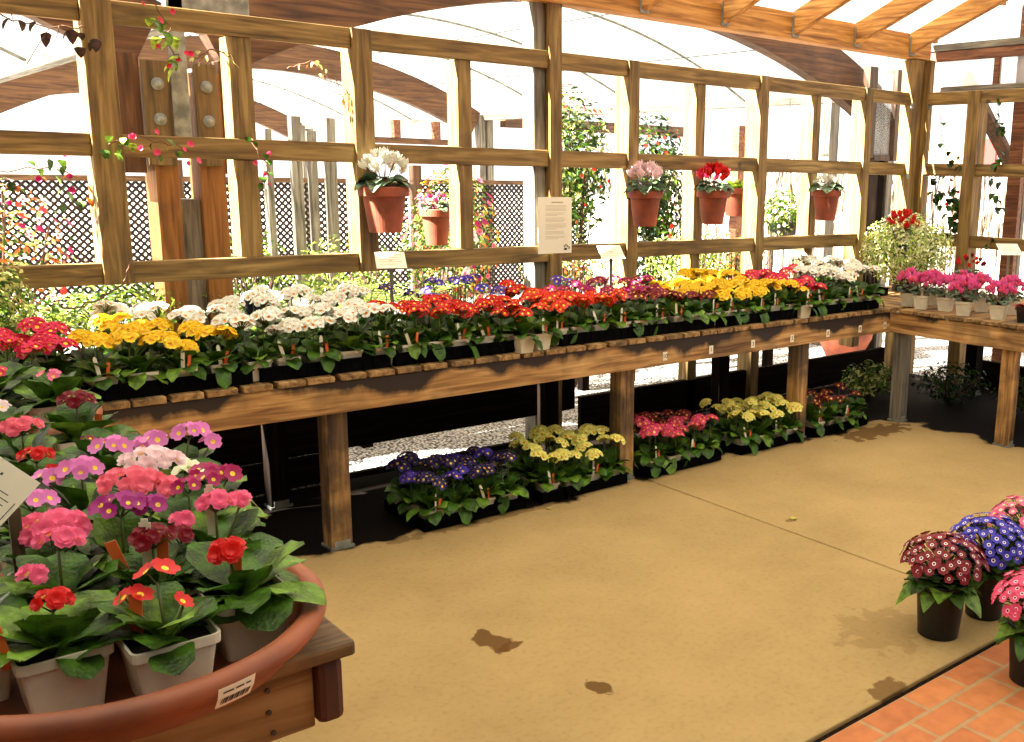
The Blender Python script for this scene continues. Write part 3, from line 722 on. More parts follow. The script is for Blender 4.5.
NP(-7.125, -3.655, ZI, 'red', 'red primrose in cream pot, nearest the lower left of the front bowl', 1, [(.0, .01, .135, 6, .020)], br=.012, dbl=True, tags=[('o', -.055, -.01, .07, -.2)], n=13)
NP(-7.010, -3.708, ZI, 'red', 'red primrose in cream pot, front middle of bowl behind barcode sticker', 2, [(.0, .02, .155, 2, .02), (.02, -.01, .125, 1, .001), (-.03, .02, .13, 2, .015)], br=.017, tags=[('o', -.03, .02, .08, .05)])
NP(-6.885, -3.64, ZI, 'red', 'big leaved red primrose in cream pot at right edge of bowl', 3, [(-.02, -.01, .15, 5, .02)], L=.112, n=16, br=.016, dbl=True, tags=[('o', -.01, .0, .10, .05)], wid=.034, up=.9)
NP(-7.088, -3.50, ZI, 'pink', 'pink primrose with rose buds behind the lower left pot of bowl', 4, [(.0, .0, .165, 6, .024), (-.035, -.02, .13, 3, .012)], br=.015, dbl=True, potrot=.2)
NP(-6.975, -3.545, ZI, 'crimson', 'deep crimson primrose with cream and orange labels in bowl centre', 5, [(.0, .01, .15, 9, .030), (.04, .02, .145, 4, .015)], br=.013, dbl=True, tags=[('c', -.005, .02, .10, 0), ('o', .012, .012, .10, .05), ('o', -.035, .02, .10, -.3)])
NP(-6.865, -3.47, ZI, 'pink', 'bright pink primrose in front bowl above the big leaved red one', 6, [(.0, .0, .165, 7, .025), (.04, .01, .16, 3, .012), (-.05, .0, .15, 3, .012)], br=.014, dbl=True, tags=[('c', .0, .02, .11, 0)], L=.10)
NP(-7.215, -3.56, ZI, 'salmon', 'salmon primrose at left edge of front bowl by the frame edge', 7, [(.02, .0, .12, 3, .012)], br=.012)
NP(-6.985, -3.405, ZI, 'purple', 'purple primrose between the two large pink clusters and crimson plant', 8, [(.0, .0, .165, 10, .036), (.045, .0, .16, 5, .02)], br=.015)
NP(-6.865, -3.335, ZI, 'magenta', 'magenta primrose beside upright cream pot at back of bowl', 9, [(.0, .0, .16, 5, .02), (.04, .02, .16, 3, .014)], br=.014)
NP(-6.800, -3.215, .9705, 'magenta', 'violet magenta primrose on table just behind the bowl right rim', 10, [(.0, .0, .155, 6, .028), (.035, .0, .15, 4, .02)], br=.016, n=12, L=.09)
rows_ = [
 (-7.075, -3.37, 'pink', 'large salmon pink primrose beside the wooden sign stake', [(.0, .0, .155, 14, .046)], True, .017),
 (-6.93, -3.235, 'salmon', 'large pink primrose cluster in front of pale pink one', [(.0, .0, .165, 14, .046), (.05, -.02, .155, 4, .02)], True, .017),
 (-7.07, -3.20, 'mauve pink', 'mauve primrose left of the large pink clusters', [(.0, .0, .155, 7, .03), (-.05, .0, .15, 5, .02)], False, .016),
 (-6.86, -3.13, 'pale pink', 'pale pink and white double primrose behind pink cluster', [(-.01, .0, .165, 16, .05)], True, .016),
 (-6.97, -3.07, 'mauve pink', 'light mauve primrose beside the small red one', [(.0, .0, .16, 8, .032), (-.05, .02, .15, 4, .02)], False, .017),
 (-6.775, -3.085, 'cream', 'cream primrose with one open flower at right table edge', [(-.03, -.03, .14, 2, .012)], False, .024),
 (-6.775, -2.97, 'mauve pink', 'tall mauve pink primrose at the right edge of table', [(.02, .0, .175, 6, .028), (-.04, .01, .17, 3, .016), (.05, -.03, .16, 3, .014)], False, .018),
 (-6.885, -2.92, 'mauve pink', 'mauve primrose left of the tall edge one', [(.0, .0, .155, 7, .03), (.05, .0, .15, 3, .014)], False, .017),
 (-7.005, -2.86, 'red', 'small bright red primrose in middle of the table', [(.0, .0, .145, 6, .024), (.02, -.03, .12, 1, .001)], True, .015),
 (-7.10, -3.03, 'mauve pink', 'mauve primrose right of the tilted card sign', [(.0, .0, .145, 5, .025), (.02, -.03, .12, 4, .02)], False, .015),
 (-6.87, -2.75, 'crimson', 'leafy primrose in the pale upright pot near table edge', [(-.02, .02, .13, 2, .012)], False, .012),
 (-6.99, -2.63, 'salmon', 'salmon primrose above the small red one', [(.0, .0, .15, 8, .036)], True, .017),
 (-7.12, -2.72, 'salmon', 'leafy salmon primrose behind the card sign', [(.02, .0, .14, 3, .02)], False, .014),
 (-6.86, -2.50, 'crimson', 'dark crimson primrose with orange stick near the second bowl', [(.0, .0, .165, 9, .036)], True, .016),
 (-7.0, -2.40, 'pale pink', 'pale pink primrose left of the dark crimson one', [(.0, .0, .15, 5, .03)], False, .014),
 (-6.85, -2.17, 'pink', 'pale flowered primrose in the second bowl, right side', [(.0, .0, .15, 4, .03)], False, .014),
 (-6.99, -2.10, 'pink red', 'large leaved rosy primrose in the second bowl, left side', [(.0, .0, .14, 4, .03)], False, .014),
 (-6.93, -1.93, 'pink red', 'leafy rosy primrose at back of the second bowl', [(.0, .0, .13, 3, .03)], False, .014),
]
for k, (x, y, c, lab, sp, dbl, brr) in enumerate(rows_):
    NP(x, y, ZI if (abs(y+2.08) < .2) else ZT_, c, lab+'', 20+k, sp, dbl=dbl, br=brr, L=.10 if k < 12 else .12, wid=.03 if k < 12 else .038, n=14, up=1.05,
       tags=[('o', .035, -.02, .08, .1)] if k in (10, 13) else ([('c', .0, -.03, .085, -.1)] if k in (9,) else None))
groups = {}
for t, col, where_, x in PLANTS: groups.setdefault((col, where_), []).append((x, t))
for (col, where_), l in groups.items():
    l.sort(key=lambda q: q[0])
    for k, (x, t) in enumerate(l):
        t['label'] = f'{col} primrose {where_}' if len(l) == 1 else f'{ORD[k]} {col} primrose from left {where_}'
# ------------------------------------------------------------------ cyclamens
def cyc_flower(col, rim=None):
    def f():
        rnd = random.Random(11); mb = MB()
        for k in range(5):
            az = 2*PI*k/5+rnd.uniform(-.2, .2)
            leaf_geo(mb, (0, 0, 0), az, 1.0, .30, .55+rnd.uniform(-.1, .15), -1.0, 0, .03, rnd, .2, 'heart', 5)
        for k in range(3):
            leaf_geo(mb, (0, 0, .02), k*2.1+.5, .8, .26, 1.1, -.4, 0, .03, rnd, -.2, 'heart', 4)
        mb.tube([(0, 0, -.12), (0, 0, .08)], .11, 6, 1)
        return mb.mesh('blossom', [petal(col), petal('crimson' if col not in ('white', 'pale pink') else 'pale pink')], True)
    return cached(('cyc', col), f)
cycG = plain('cyclamen_leaf', (84, 104, 74), .5, var=.55, sub=.1, scale=55)
cycD = plain('cyclamen_leaf_dark', (44, 66, 38), .5, var=.5, sub=.1, scale=55)
def cyc_leaves(v, L=.055, W=.028, n=22, z=0, spread=.07):
    def f():
        rnd = random.Random(900+v); mb = MB()
        for k in range(n):
            t = (k+.5)/n; az = k*2.399+rnd.uniform(-.2, .2); rr = spread*math.sqrt(t)
            b = Vector((math.cos(az)*rr, math.sin(az)*rr, z+.035+.03*(1-t)+rnd.uniform(-.008, .008)))
            mb.tube([(0, 0, z), b], .0014, 4, 2)
            leaf_geo(mb, b, az+rnd.uniform(-.5, .5), L*rnd.uniform(.8, 1.2), W*rnd.uniform(.85, 1.2), .35*(1-t)+.1, .7+.5*t, rnd.choice((0, 0, 1)), .001, rnd, rnd.uniform(-.3, .3), 'heart', 6)
        return mb.mesh('foliage', [cycG, cycD, plain('cyclamen_stalk', (120, 60, 56), .6)], True)
    return cached(('cycl', v, L, n, z, spread), f)
def cyc_heads(t, col, seed, n, z, h, spread, s=.03, cx=0, cy=0, cols=None):
    rnd = random.Random(seed); sm = MB()
    for k in range(n):
        q = (k+.5)/n; a = k*2.399; rr = spread*math.sqrt(q)
        p = Vector((cx+math.cos(a)*rr, cy+math.sin(a)*rr, z+h*(1-.45*q)+rnd.uniform(-.012, .012)))
        sm.tube([(0, 0, z), (p.x*.6, p.y*.6, z+(p.z-z)*.6), p], .0014, 4)
        c = rnd.choice(cols) if cols else col
        o = ob('blossom', cyc_flower(c), t); sc = s*rnd.uniform(.85, 1.2)
        o.matrix_local = frame(p, (rnd.uniform(-.4, .4)+math.cos(a)*q*.6, rnd.uniform(-.4, .4)+math.sin(a)*q*.6, 1), rnd.uniform(0, 6)) @ Matrix.Scale(sc, 4)
    ob('flower_stems', sm.mesh('flower_stems', [plain('cyclamen_stalk', (120, 60, 56), .6)], True), t)
def round_pot(rt, rb, h, mat, nm='pot', rimh=.22, lip=.012):
    mb = MB()
    mb.lathe([(0, 0), (rb, 0), (rt-lip-(rt-lip-rb)*rimh, h*(1-rimh)), (rt, h*(1-rimh)+.004), (rt, h-.004), (rt-.004, h), (rt-.012, h), (rt-.016, h*.9)], 40)
    mb.lathe([(rt-.015, h*.9), (0, h*.9)], 40, mi=1)
    return mb.mesh(nm, [mat, soilM], False)
def smooth(me):
    me.polygons.foreach_set('use_smooth', [True]*len(me.polygons)); return me
WP = [(-4.925, 1.352, 'white', 'white cyclamen in terracotta pot hung on the wall, nearest the bolted column', 13, .09, .13),
      (-3.122, 1.348, 'pale pink', 'pale pink cyclamen in terracotta pot hung just right of the paper notice', 9, .085, .12),
      (-2.515, 1.351, 'crimson', 'red cyclamen in terracotta pot hung between pale pink and white ones', 9, .085, .12),
      (-1.316, 1.359, 'white', 'small white cyclamen in terracotta pot hung nearest the corner', 8, .07, .07)]
for k, (x, z, c, lab, n, sp, h) in enumerate(WP):
    R = .128 if k == 0 else .114; rb = .082 if k == 0 else .072; H = .235 if k == 0 else .225
    t = root('hanging_pot', (x, -.035-R, z), lab, 'potted cyclamen', 'terracotta pots hung on the lattice wall')
    ob('pot', round_pot(R, rb, H, terra), t)
    ob('foliage', cyc_leaves(k, L=.085, W=.042, n=22, z=H*.9, spread=.085), t)
    col = {'crimson': 'pink red'}.get(c, c)
    cyc_heads(t, col, 40+k, n+9, H*.95, h+.03, sp+.02, s=.055 if k < 3 else .036, cols=['red', 'pink red'] if c == 'crimson' else None)
    ri = MB(); ri.lathe([(R-.012, H*.80), (R-.004, H*.80), (R-.004, H*.80+.006), (R-.012, H*.80+.006)], 32)
    ri.tube([(0, R-.01, H*.8), (0, R+.012, H*.8), (0, R+.012, H*.8+.07)], .004, 6)
    ob('pot_hanger', ri.mesh('pot_hanger', [steelD]), t)
# pots on the far side of the wall
t = root('hanging_pot', (-4.37, .30, 1.24), 'sunlit terracotta pot with orange and pink flowers behind the seventh wall post', 'potted flowers', 'terracotta pots behind the lattice wall')
ob('pot', round_pot(.098, .062, .21, terra), t)
ob('foliage', cyc_leaves(7, L=.06, W=.03, n=16, z=.19, spread=.06), t)
cyc_heads(t, 'orange red', 61, 12, .19, .10, .07, s=.028, cols=['orange red', 'magenta', 'salmon'])
cyc_heads(t, 'magenta', 62, 7, .10, .10, .05, s=.028, cx=.08, cy=-.05)
t = root('hanging_pot', (-1.53, .6, 1.36), 'terracotta pot of lime green trailing plant seen beyond the red cyclamen', 'potted plant', 'terracotta pots behind the lattice wall')
ob('pot', round_pot(.11, .075, .22, terra), t)
ob('foliage', foliage(77, L=.13, W=.03, n=26, up=1.0, mats=[limeM, limeM, paleM], z=0), t, (0, 0, .2))
# right bench cyclamens
CB = [(-1.40, -1.005, 'first', .05, 9), (-1.46, -1.145, 'second', .055, 13), (-1.20, -1.07, 'third', .055, 10), (-1.40, -1.30, 'fourth', .05, 11), (-1.50, -1.50, 'fifth', .065, 18),
      (-1.22, -1.46, 'sixth', .055, 12), (-1.47, -1.735, 'seventh', .055, 14), (-1.15, -1.28, 'eighth', .05, 9), (-1.17, -1.65, 'ninth', .055, 10)]
CL = ['hot pink cyclamen in white pot on right bench, nearest the corner of the benches', 'pink cyclamen in front white pot, second from the inner bench corner', 'pink cyclamen in white pot behind the second one, half hidden',
      'pink cyclamen in slim white pot left of the fullest one', 'fullest bright pink cyclamen in square white pot at the bench front edge', 'pink cyclamen in white pot behind and right of the fullest one',
      'pink cyclamen in white pot next to the black pot with barcode', 'pink cyclamen in back row between the slim pot and the wall', 'pink cyclamen in back row behind the black pot neighbour']
for k, ((x, y, o_, sp, n), lab) in enumerate(zip(CB, CL)):
    t = root('potted_cyclamen', (x, y, .8025), lab, 'cyclamen', 'pink cyclamens on the right bench')
    ob('pot', square_pot(.056, .095), t, rz=.15*((k % 3)-1)+.5)
    ob('foliage', cyc_leaves(20+k % 3, L=.045, W=.025, n=24, z=.08, spread=.06), t)
    cyc_heads(t, 'hot pink', 70+k, n+8, .09, .135, sp+.03, s=.043, cols=['hot pink', 'hot pink', 'pink'])
    if k in (1, 3, 5, 7):
        o = ob('plant_label', tag_mesh(.018, .075), t, (-.035, -.03, .075)); o.rotation_euler = (0, -.1, -.6)
t = root('potted_cyclamen', (-.72, -1.05, .8025), 'red cyclamen standing at the back of the right bench by the post', 'cyclamen')
ob('pot', round_pot(.09, .07, .16, potB), t); ob('foliage', cyc_leaves(31, L=.07, W=.035, n=24, z=.15, spread=.09), t)
cyc_heads(t, 'red', 81, 14, .16, .16, .12, s=.036, cols=['red', 'crimson'])
t = root('potted_cyclamen', (-1.12, -1.92, .8025), 'deep pink and red cyclamen behind the black pot at right edge', 'cyclamen')
ob('pot', square_pot(.056, .095), t); ob('foliage', cyc_leaves(32, L=.05, W=.026, n=22, z=.08, spread=.06), t)
cyc_heads(t, 'rose pink', 82, 22, .09, .20, .11, s=.045, cols=['rose pink', 'red', 'hot pink'])
t = root('potted_coleus', (-1.45, -1.905, .8025), 'black square pot with red leaved plant and barcode label on right bench', 'potted plant')
ob('pot', cached('bp', lambda: (lambda m: (m.loft_sq([(.042, 0), (.055, .09), (.058, .10), (.052, .10)]), m.loft_sq([(.01, .088), (.05, .087)], mi=1), m.mesh('pot', [potB, soilM]))[2])(MB())), t, rz=.5)
redL = plain('dark_red_leaf', (120, 34, 22), .5, var=.5, sub=.15)
ob('foliage', foliage(88, L=.07, W=.022, n=24, up=.7, mats=[redL, redL, redL]), t, (0, 0, .09))
lb_ = MB().box(-.02, -.001, -.02, .02, 0, .02); 
for i in range(8): lb_.box(-.015+i*.004, -.0016, -.015, -.0135+i*.004+(.0008 if i % 3 else 0), -.001, .008, 1)
o = ob('barcode_label', lb_.mesh('barcode_label', [paper, inkM]), t, (-.033, -.044, .045)); o.rotation_euler = (-.14, 0, -.64+.5-.45)
# ------------------------------------------------------------------ shrubs
def leaf_cloud(mb, c, rad, n, ls, mis, rnd, shell=.45, flat=0):
    for _ in range(n):
        d = Vector((rnd.gauss(0, 1), rnd.gauss(0, 1), rnd.gauss(0, 1))).normalized()
        rr = shell+(1-shell)*rnd.random()**.6
        p = Vector((c[0]+d.x*rad[0]*rr, c[1]+d.y*rad[1]*rr, c[2]+d.z*rad[2]*rr))
        nn = (d+Vector((rnd.uniform(-.9, .9), rnd.uniform(-.9, .9), rnd.uniform(-.3, 1.1)))).normalized()
        M = frame(p, nn, rnd.uniform(0, 6.28)); L = ls*rnd.uniform(.7, 1.3); W = L*.42
        vs = [M @ Vector(q) for q in ((-L/2, 0, 0), (0, -W/2, L*.08), (L/2, 0, -L*.1), (0, W/2, L*.08), (0, 0, -.0))]
        mb.add(vs, [(0, 1, 4), (1, 2, 4), (2, 3, 4), (3, 0, 4)], rnd.choice(mis))
def branches(mb, c, base, rad, n, r, rnd, mi=0):
    for _ in range(n):
        d = Vector((rnd.gauss(0, 1), rnd.gauss(0, 1), abs(rnd.gauss(0, 1))*.8+.2)).normalized()
        e = Vector((c[0]+d.x*rad[0]*.8, c[1]+d.y*rad[1]*.8, c[2]+d.z*rad[2]*.8))
        m = (Vector(base)*.5+e*.5)+Vector((rnd.uniform(-.05, .05), rnd.uniform(-.05, .05), .0))*max(rad)
        mb.tube([base, m, e], r, 5, mi, r*.3)
bark = plain('bark_brown', (84, 62, 44), .9, var=.4, scale=30)
def shrub(name, loc, rad, n, ls, mats, label, cat, group=None, seed=0, zc=None, fl=None, trunk=True, shell=.35, flmat=None, nfl=0, fls=.03):
    rnd = random.Random(seed); t = root(name, loc, label, cat, group)
    zc = rad[2] if zc is None else zc
    mb = MB(); leaf_cloud(mb, (0, 0, zc), rad, n, ls, list(range(len(mats))), rnd, shell)
    ob('foliage', mb.mesh('foliage', mats), t)
    if trunk:
        mb = MB(); branches(mb, (0, 0, zc), (0, 0, 0), rad, 12, max(.004, rad[0]*.03), rnd); ob('stems', mb.mesh('stems', [bark], True), t)
    if flmat:
        mb = MB()
        for _ in range(nfl):
            d = Vector((rnd.gauss(0, 1), rnd.gauss(0, 1), rnd.gauss(0, .8)+.3)).normalized()
            p = Vector((d.x*rad[0], d.y*rad[1], zc+d.z*rad[2]))
            blossom_geo(mb, frame(p, d+Vector((0, -.3, .4))), fls*rnd.uniform(.6, 1.2), mp=rnd.randrange(len(flmat)), me=0, lobes=5, rnd=rnd)
        ob('blossoms', mb.mesh('blossoms', flmat, True), t)
    return t
creamL = plain('cream_leaf', (232, 230, 180), .5, var=.12, sub=.3)
# variegated corner plant with a red cyclamen in front of it
t = shrub('variegated_shrub', (-.58, -.40, .8025), (.46, .32, .29), 5200, .036, [leafL, creamL, creamL, paleM, limeM], 'bushy variegated green and cream plant in the bench corner', 'shrub', seed=5, zc=.33)
ob('pot', round_pot(.13, .10, .16, potB), t)
t = root('potted_cyclamen', (-.75, -.45, 1.08), None, None)
tag(t, 'scarlet cyclamen rising out of the variegated corner plant', 'cyclamen')
ob('pot', round_pot(.06, .05, .10, potB), t); ob('foliage', cyc_leaves(33, L=.05, W=.028, n=16, z=.09, spread=.06), t, (0, 0, .06))
cyc_heads(t, 'red', 83, 22, .10, .24, .12, s=.05, cols=['red'])
shrub('leafy_shrub', (-1.10, -.50, .001), (.26, .2, .14), 500, .05, [leafL, paleM, leafM], 'light green leafy plant on the floor under the bench corner', 'shrub', 'plants on floor under the right bench', 6, zc=.16)
for k, (x, y, lab) in enumerate([(-.70, -.95, 'dark leafy plant on the floor behind the bench corner leg'), (-.62, -1.6, 'dark leafy plant under right bench between its legs'), (-.75, -2.3, 'dark twiggy plant under right bench at the picture edge')]):
    shrub('leafy_shrub', (x, y, .001), (.32, .3, .15), 420, .05, [leafD, leafD, leafM], lab, 'shrub', 'plants on floor under the right bench', 8+k, zc=.16)
# ------------------------------------------------------------------ cinerarias
def cineraria(x, y, z, col, ring, label, seed, rt=.098, h=.215, dome=.15, n=70, fs=.0165, potm=None):
    rnd = random.Random(seed); t = root('potted_cineraria', (x, y, z), label, 'cineraria', 'potted cinerarias on the paving')
    ob('pot', round_pot(rt, rt*.76, h, potB, rimh=.1, lip=.006), t)
    mb = MB()
    for k in range(26):
        az = k*2.399; q = k/26
        leaf_geo(mb, (math.cos(az)*.02, math.sin(az)*.02, h-.02), az, .15*rnd.uniform(.75, 1.15)*(.75+.35*(1-q)), .055*rnd.uniform(.7, 1.1), .15+.8*q, 1.3-.6*q, rnd.choice((0, 0, 1)), .005, rnd, rnd.uniform(-.2, .2), 'heart', 6)
    sm_ = MB()
    def f():
        m = MB(); blossom_geo(m, Matrix(), 1.0, mp=0, me=2, mid=1, lobes=8, cup=.12, eye=.2, r2=.33, rnd=random.Random(3)); return m.mesh('blossom', [petal(col), ring, EYEC[col]], True)
    me = cached(('cin', col), f)
    for k in range(n):
        q = (k+.5)/n; a = k*2.399+rnd.uniform(-.15, .15); th = math.acos(1-q*1.02)
        d = Vector((math.sin(th)*math.cos(a), math.sin(th)*math.sin(a), math.cos(th)))
        p = Vector((d.x*dome, d.y*dome, h+.06+d.z*dome*.75))*rnd.uniform(.97, 1.03)
        sm_.tube([(0, 0, h-.01), (p.x*.4, p.y*.4, h+(p.z-h)*.6), p*.99], .0016, 4)
        o = ob('blossom', me, t); o.matrix_local = frame(p, d+Vector((0, 0, .3)), rnd.uniform(0, 6)) @ Matrix.Scale(fs*rnd.uniform(.85, 1.15)*1.25, 4)
    for k in range(60):
        th = rnd.uniform(.2, 1.4); a = rnd.uniform(0, 6.28); p = Vector((math.sin(th)*math.cos(a)*dome*.85, math.sin(th)*math.sin(a)*dome*.85, h+.04+math.cos(th)*dome*.5))
        leaf_geo(mb, p, a, .035, .014, .4, .6, 2, .001, rnd, 0, 'heart', 3)
    ob('foliage', mb.mesh('foliage', [leafM, leafL, leafD], True), t); ob('flower_stems', sm_.mesh('flower_stems', [leafD], True), t)
    return t
EYEC = {'dark red': eyeP, 'blue': eyeP, 'rose pink': eyeP, 'pink': eyeY, 'crimson': eyeP}
t = cineraria(-4.215, -3.15, .002, 'crimson', eyeW, 'crimson cineraria with white rings in a round black pot by the slab joint', 1, n=98)
cineraria(-3.93, -3.17, .002, 'blue', eyeW, 'violet blue cineraria with white rings behind the crimson one', 2, n=98, rt=.09, dome=.16)
cineraria(-3.57, -3.13, .002, 'pink', eyeW, 'soft pink cineraria farthest back at the right picture edge', 3, n=60, dome=.15)
cineraria(-4.27, -3.56, .0, 'rose pink', plain('pink_ring', (250, 200, 210), .6), 'rose pink cineraria in black pot standing on the bricks at right edge', 4, n=96, dome=.15)
wt = root('plastic_pot_tag', (0, 0, 0)); bpy.data.objects.remove(wt)
# ------------------------------------------------------------------ notices and cards
nt_ = root('paper_notice', (-3.742, -.031, 1.358), 'cream printed paper notice pinned to the tall wall post', 'notice')
ob('sheet', MB().box(-.128, -.002, -.17, .122, 0, .17).mesh('sheet', [paper]), nt_)
mb = MB(); rnd = random.Random(4)
mb.box(-.03, -.0028, .135, .055, -.002, .142)
z = .118
for para in (5, 3, 4, 5, 3, 3):
    for k in range(para):
        mb.box(-.075, -.0026, z, .085-rnd.uniform(0, .03 if k < para-1 else .09), -.002, z+.0018); z -= .0075
    z -= .007
ob('printed_lines', mb.mesh('lines', [plain('faint_print', (176, 160, 120), .8)]), nt_)
mb = MB()
for (x, zz, a, b_) in ((.078, -.145, .010, .008), (.066, -.128, .004, .008), (.078, -.122, .004, .009), (.09, -.128, .004, .008), (.102, -.138, .005, .010), (.066, -.146, .004, .006)):
    mb.add([(x+a*math.cos(q*PI/6), -.0028, zz+b_*math.sin(q*PI/6)) for q in range(12)], [tuple(range(12))])
ob('printed_emblem', mb.mesh('emblem', [inkM]), nt_)
def card(x, y, z, h, label, w=.15, d=.125, tilt=.62, rz=.0):
    t = root('sign_card', (x, y, z), label, 'sign', 'tilted cream sign cards on stakes', rz)
    ob('stake', MB().box(-.009, -.004, 0, .009, .004, h).mesh('stake', [grey_wood(2)]), t)
    o = ob('card', MB().box(-w/2, -d/2, -.001, w/2, d/2, .001).mesh('card', [paper]), t, (0, 0, h)); o.rotation_euler = (tilt, -.0, 0)
    mb = MB()
    for k in range(5): mb.box(-w*.38, d*.3-k*d*.14, .0011, w*(.38-.1*(k % 3)), d*.3-k*d*.14+.003, .0015)
    p = ob('printed_lines', mb.mesh('lines', [plain('faint_print', (176, 160, 120), .8)]), o)
    return t
card(-4.985, -.33, .86, .36, 'cream sign card on stake among the white and red primroses', rz=-.35)
card(-3.545, -.33, .86, .35, 'cream sign card on stake right of the paper notice above magenta primroses', rz=-.35)
card(-.75, -1.37, .80, .40, 'cream sign card on stake above the pink cyclamens at right', rz=-.6, w=.16)
# tilted sign by the foreground
t = root('sign_card', (-7.12, -3.385, .97), 'cream printed sign on wooden stake leaning over the foreground primroses', 'sign')
ob('stake', MB().box(-.008, -.004, 0, .008, .004, .21).mesh('stake', [wood('stake_wood', 2, (60, 48, 32), (92, 76, 52), (116, 98, 70))]), t)
o = ob('card', MB().box(-.075, -.0015, -.05, .075, .0015, .05).mesh('card', [paper]), t, M=Matrix.Translation((-.038, -.012, .262)) @ Matrix.Scale(.82, 4) @ Matrix.Rotation(-.42, 4, 'Z') @ Matrix.Rotation(.75, 4, 'Y') @ Matrix.Rotation(-.35, 4, 'X'))
mb = MB()
for k, (a, b_) in enumerate(((-.05, .02), (-.055, .045), (-.06, .05), (-.06, .058), (-.06, .055), (-.06, .04))):
    hgt = .008 if k < 2 else .003; zz = .026-k*.013 if k < 2 else .004-(k-2)*.0095
    if k < 2:
        for j in range(7): mb.box(a+j*.011, -.0018, zz, a+j*.011+.004, -.0015, zz+hgt*(.6+.4*((j*5) % 3)/2))
    else: mb.box(a, -.0018, zz, b_, -.0015, zz+.0016)
mb.box(-.068, -.0022, -.041, .068, -.0015, -.0398); mb.box(.0665, -.0022, -.041, .068, -.0015, .0)
ob('printed_lines', mb.mesh('lines', [inkM]), o)
# ------------------------------------------------------------------ climbing vines on the lattice
def vine(pts, n, ls, mats, label, fl=None, nfl=0, seed=0, r=.003, drop=.03, twig=0):
    rnd = random.Random(seed); t = root('climbing_vine', pts[0], label, 'vine', 'vines on the lattice')
    o0 = Vector(pts[0]); P = [Vector(p)-o0 for p in pts]
    sm = MB(); fine = []
    for a, b in zip(P, P[1:]):
        for k in range(6): fine.append(a.lerp(b, k/6)+Vector((rnd.uniform(-.008, .008), rnd.uniform(-.008, .004), rnd.uniform(-.01, .01))))
    fine.append(P[-1]); sm.tube(fine, r, 5)
    for k in range(twig):
        p = rnd.choice(fine); q = p+Vector((rnd.uniform(-.12, .12), rnd.uniform(-.04, .0), rnd.uniform(-.18, .05))); sm.tube([p, (p+q)/2+Vector((.01, 0, .02)), q], r*.5, 4)
    ob('stem', sm.mesh('stem', [plain('vine_stem', (110, 76, 46), .8)], True), t)
    mb = MB()
    for k in range(n):
        p = rnd.choice(fine)+Vector((rnd.uniform(-drop, drop), rnd.uniform(-.035, -.005), rnd.uniform(-drop*1.6, drop*.6)))
        s0 = len(mb.v); leaf_geo(mb, (0, 0, 0), 0, ls*rnd.uniform(.6, 1.2), ls*.42*rnd.uniform(.8, 1.1), .2, .8, rnd.randrange(len(mats)), .001, rnd, 0, 'heart', 5)
        mb.tf(Matrix.Translation(p) @ Matrix.Rotation(rnd.uniform(0, 6.28), 4, 'Z') @ Matrix.Rotation(rnd.uniform(.3, 1.4), 4, 'Y'), s0)
    if n: ob('leaves', mb.mesh('leaves', mats, True), t)
    if nfl:
        for k in range(nfl):
            mb = MB(); p = rnd.choice(fine)+Vector((rnd.uniform(-drop, drop), rnd.uniform(-.04, -.01), rnd.uniform(-drop*1.5, drop)))
            blossom_geo(mb, frame(p, (rnd.uniform(-1, 1), -1, rnd.uniform(-.5, .8))), rnd.uniform(.010, .017), lobes=3, cup=.6, me=0, rnd=rnd)
            ob('flower', mb.mesh('flower', [petal(fl)], True), t)
    return t
deadL = plain('withered_leaf', (58, 34, 26), .8, var=.4); mapleL = plain('autumn_leaf', (200, 92, 30), .6, var=.5, sub=.2)
vine([(-6.75, -.05, 2.30), (-6.5, -.06, 2.25), (-6.33, -.05, 2.235), (-6.22, -.05, 2.245)], 14, .055, [deadL], 'withered dark vine hanging below top rail left of first post', seed=1, drop=.05, twig=4)
vine([(-6.0, -.05, 2.44), (-5.93, -.06, 2.36), (-5.88, -.05, 2.28), (-5.90, -.06, 2.20), (-5.84, -.05, 2.14)], 12, .07, [leafL, limeM], 'green vine with red blooms over the rail by bolted column', 'pink red', 8, 2, drop=.05)
vine([(-5.78, -.04, 2.16), (-5.70, -.05, 2.20), (-5.60, -.04, 2.17)], 9, .03, [paleM], 'pale dried twig below the top rail left of second post', seed=3, twig=6)
vine([(-6.17, -.05, 1.76), (-6.08, -.06, 1.80), (-5.9, -.05, 1.76), (-5.76, -.06, 1.74)], 14, .045, [leafL, leafM, limeM], 'green vine with red blooms along the middle rail', 'rose pink', 9, 4, drop=.04)
vine([(-5.55, -.05, 1.80), (-5.52, -.06, 1.74), (-5.48, -.05, 1.68), (-5.5, -.05, 1.6)], 10, .045, [leafD, leafM], 'dark leaved vine with pink blooms hanging at second post', 'rose pink', 5, 5, drop=.035)
vine([(-5.30, .10, 2.16), (-5.18, .1, 2.20), (-5.05, .08, 2.12), (-5.02, .05, 1.98)], 12, .03, [paleM, mapleL], 'bare curling twig hanging left of the third post', seed=6, twig=6, drop=.03)
vine([(-6.42, -.05, 1.05), (-6.30, -.06, 1.06), (-6.17, -.05, 1.14), (-6.12, -.05, 1.24)], 2, .03, [leafL], 'thin orange brown runner crossing bottom rail left of first post', seed=7, r=.004)
vine([(-6.85, .10, 1.68), (-6.6, .1, 1.62), (-6.4, .08, 1.66), (-6.25, .1, 1.60)], 40, .045, [leafL, mapleL, leafD], 'colourful autumn vine behind the lattice left of the first post', 'magenta', 14, 8, drop=.09)
vine([(.02, -.70, 2.33), (.0, -.78, 2.1), (-.03, -.80, 1.9), (0, -.74, 1.7), (-.02, -.82, 1.5), (-.02, -.76, 1.3), (0, -.8, 1.15)], 34, .07, [leafM, leafD], 'green vine trailing down right wall beside its post', seed=9, drop=.06)
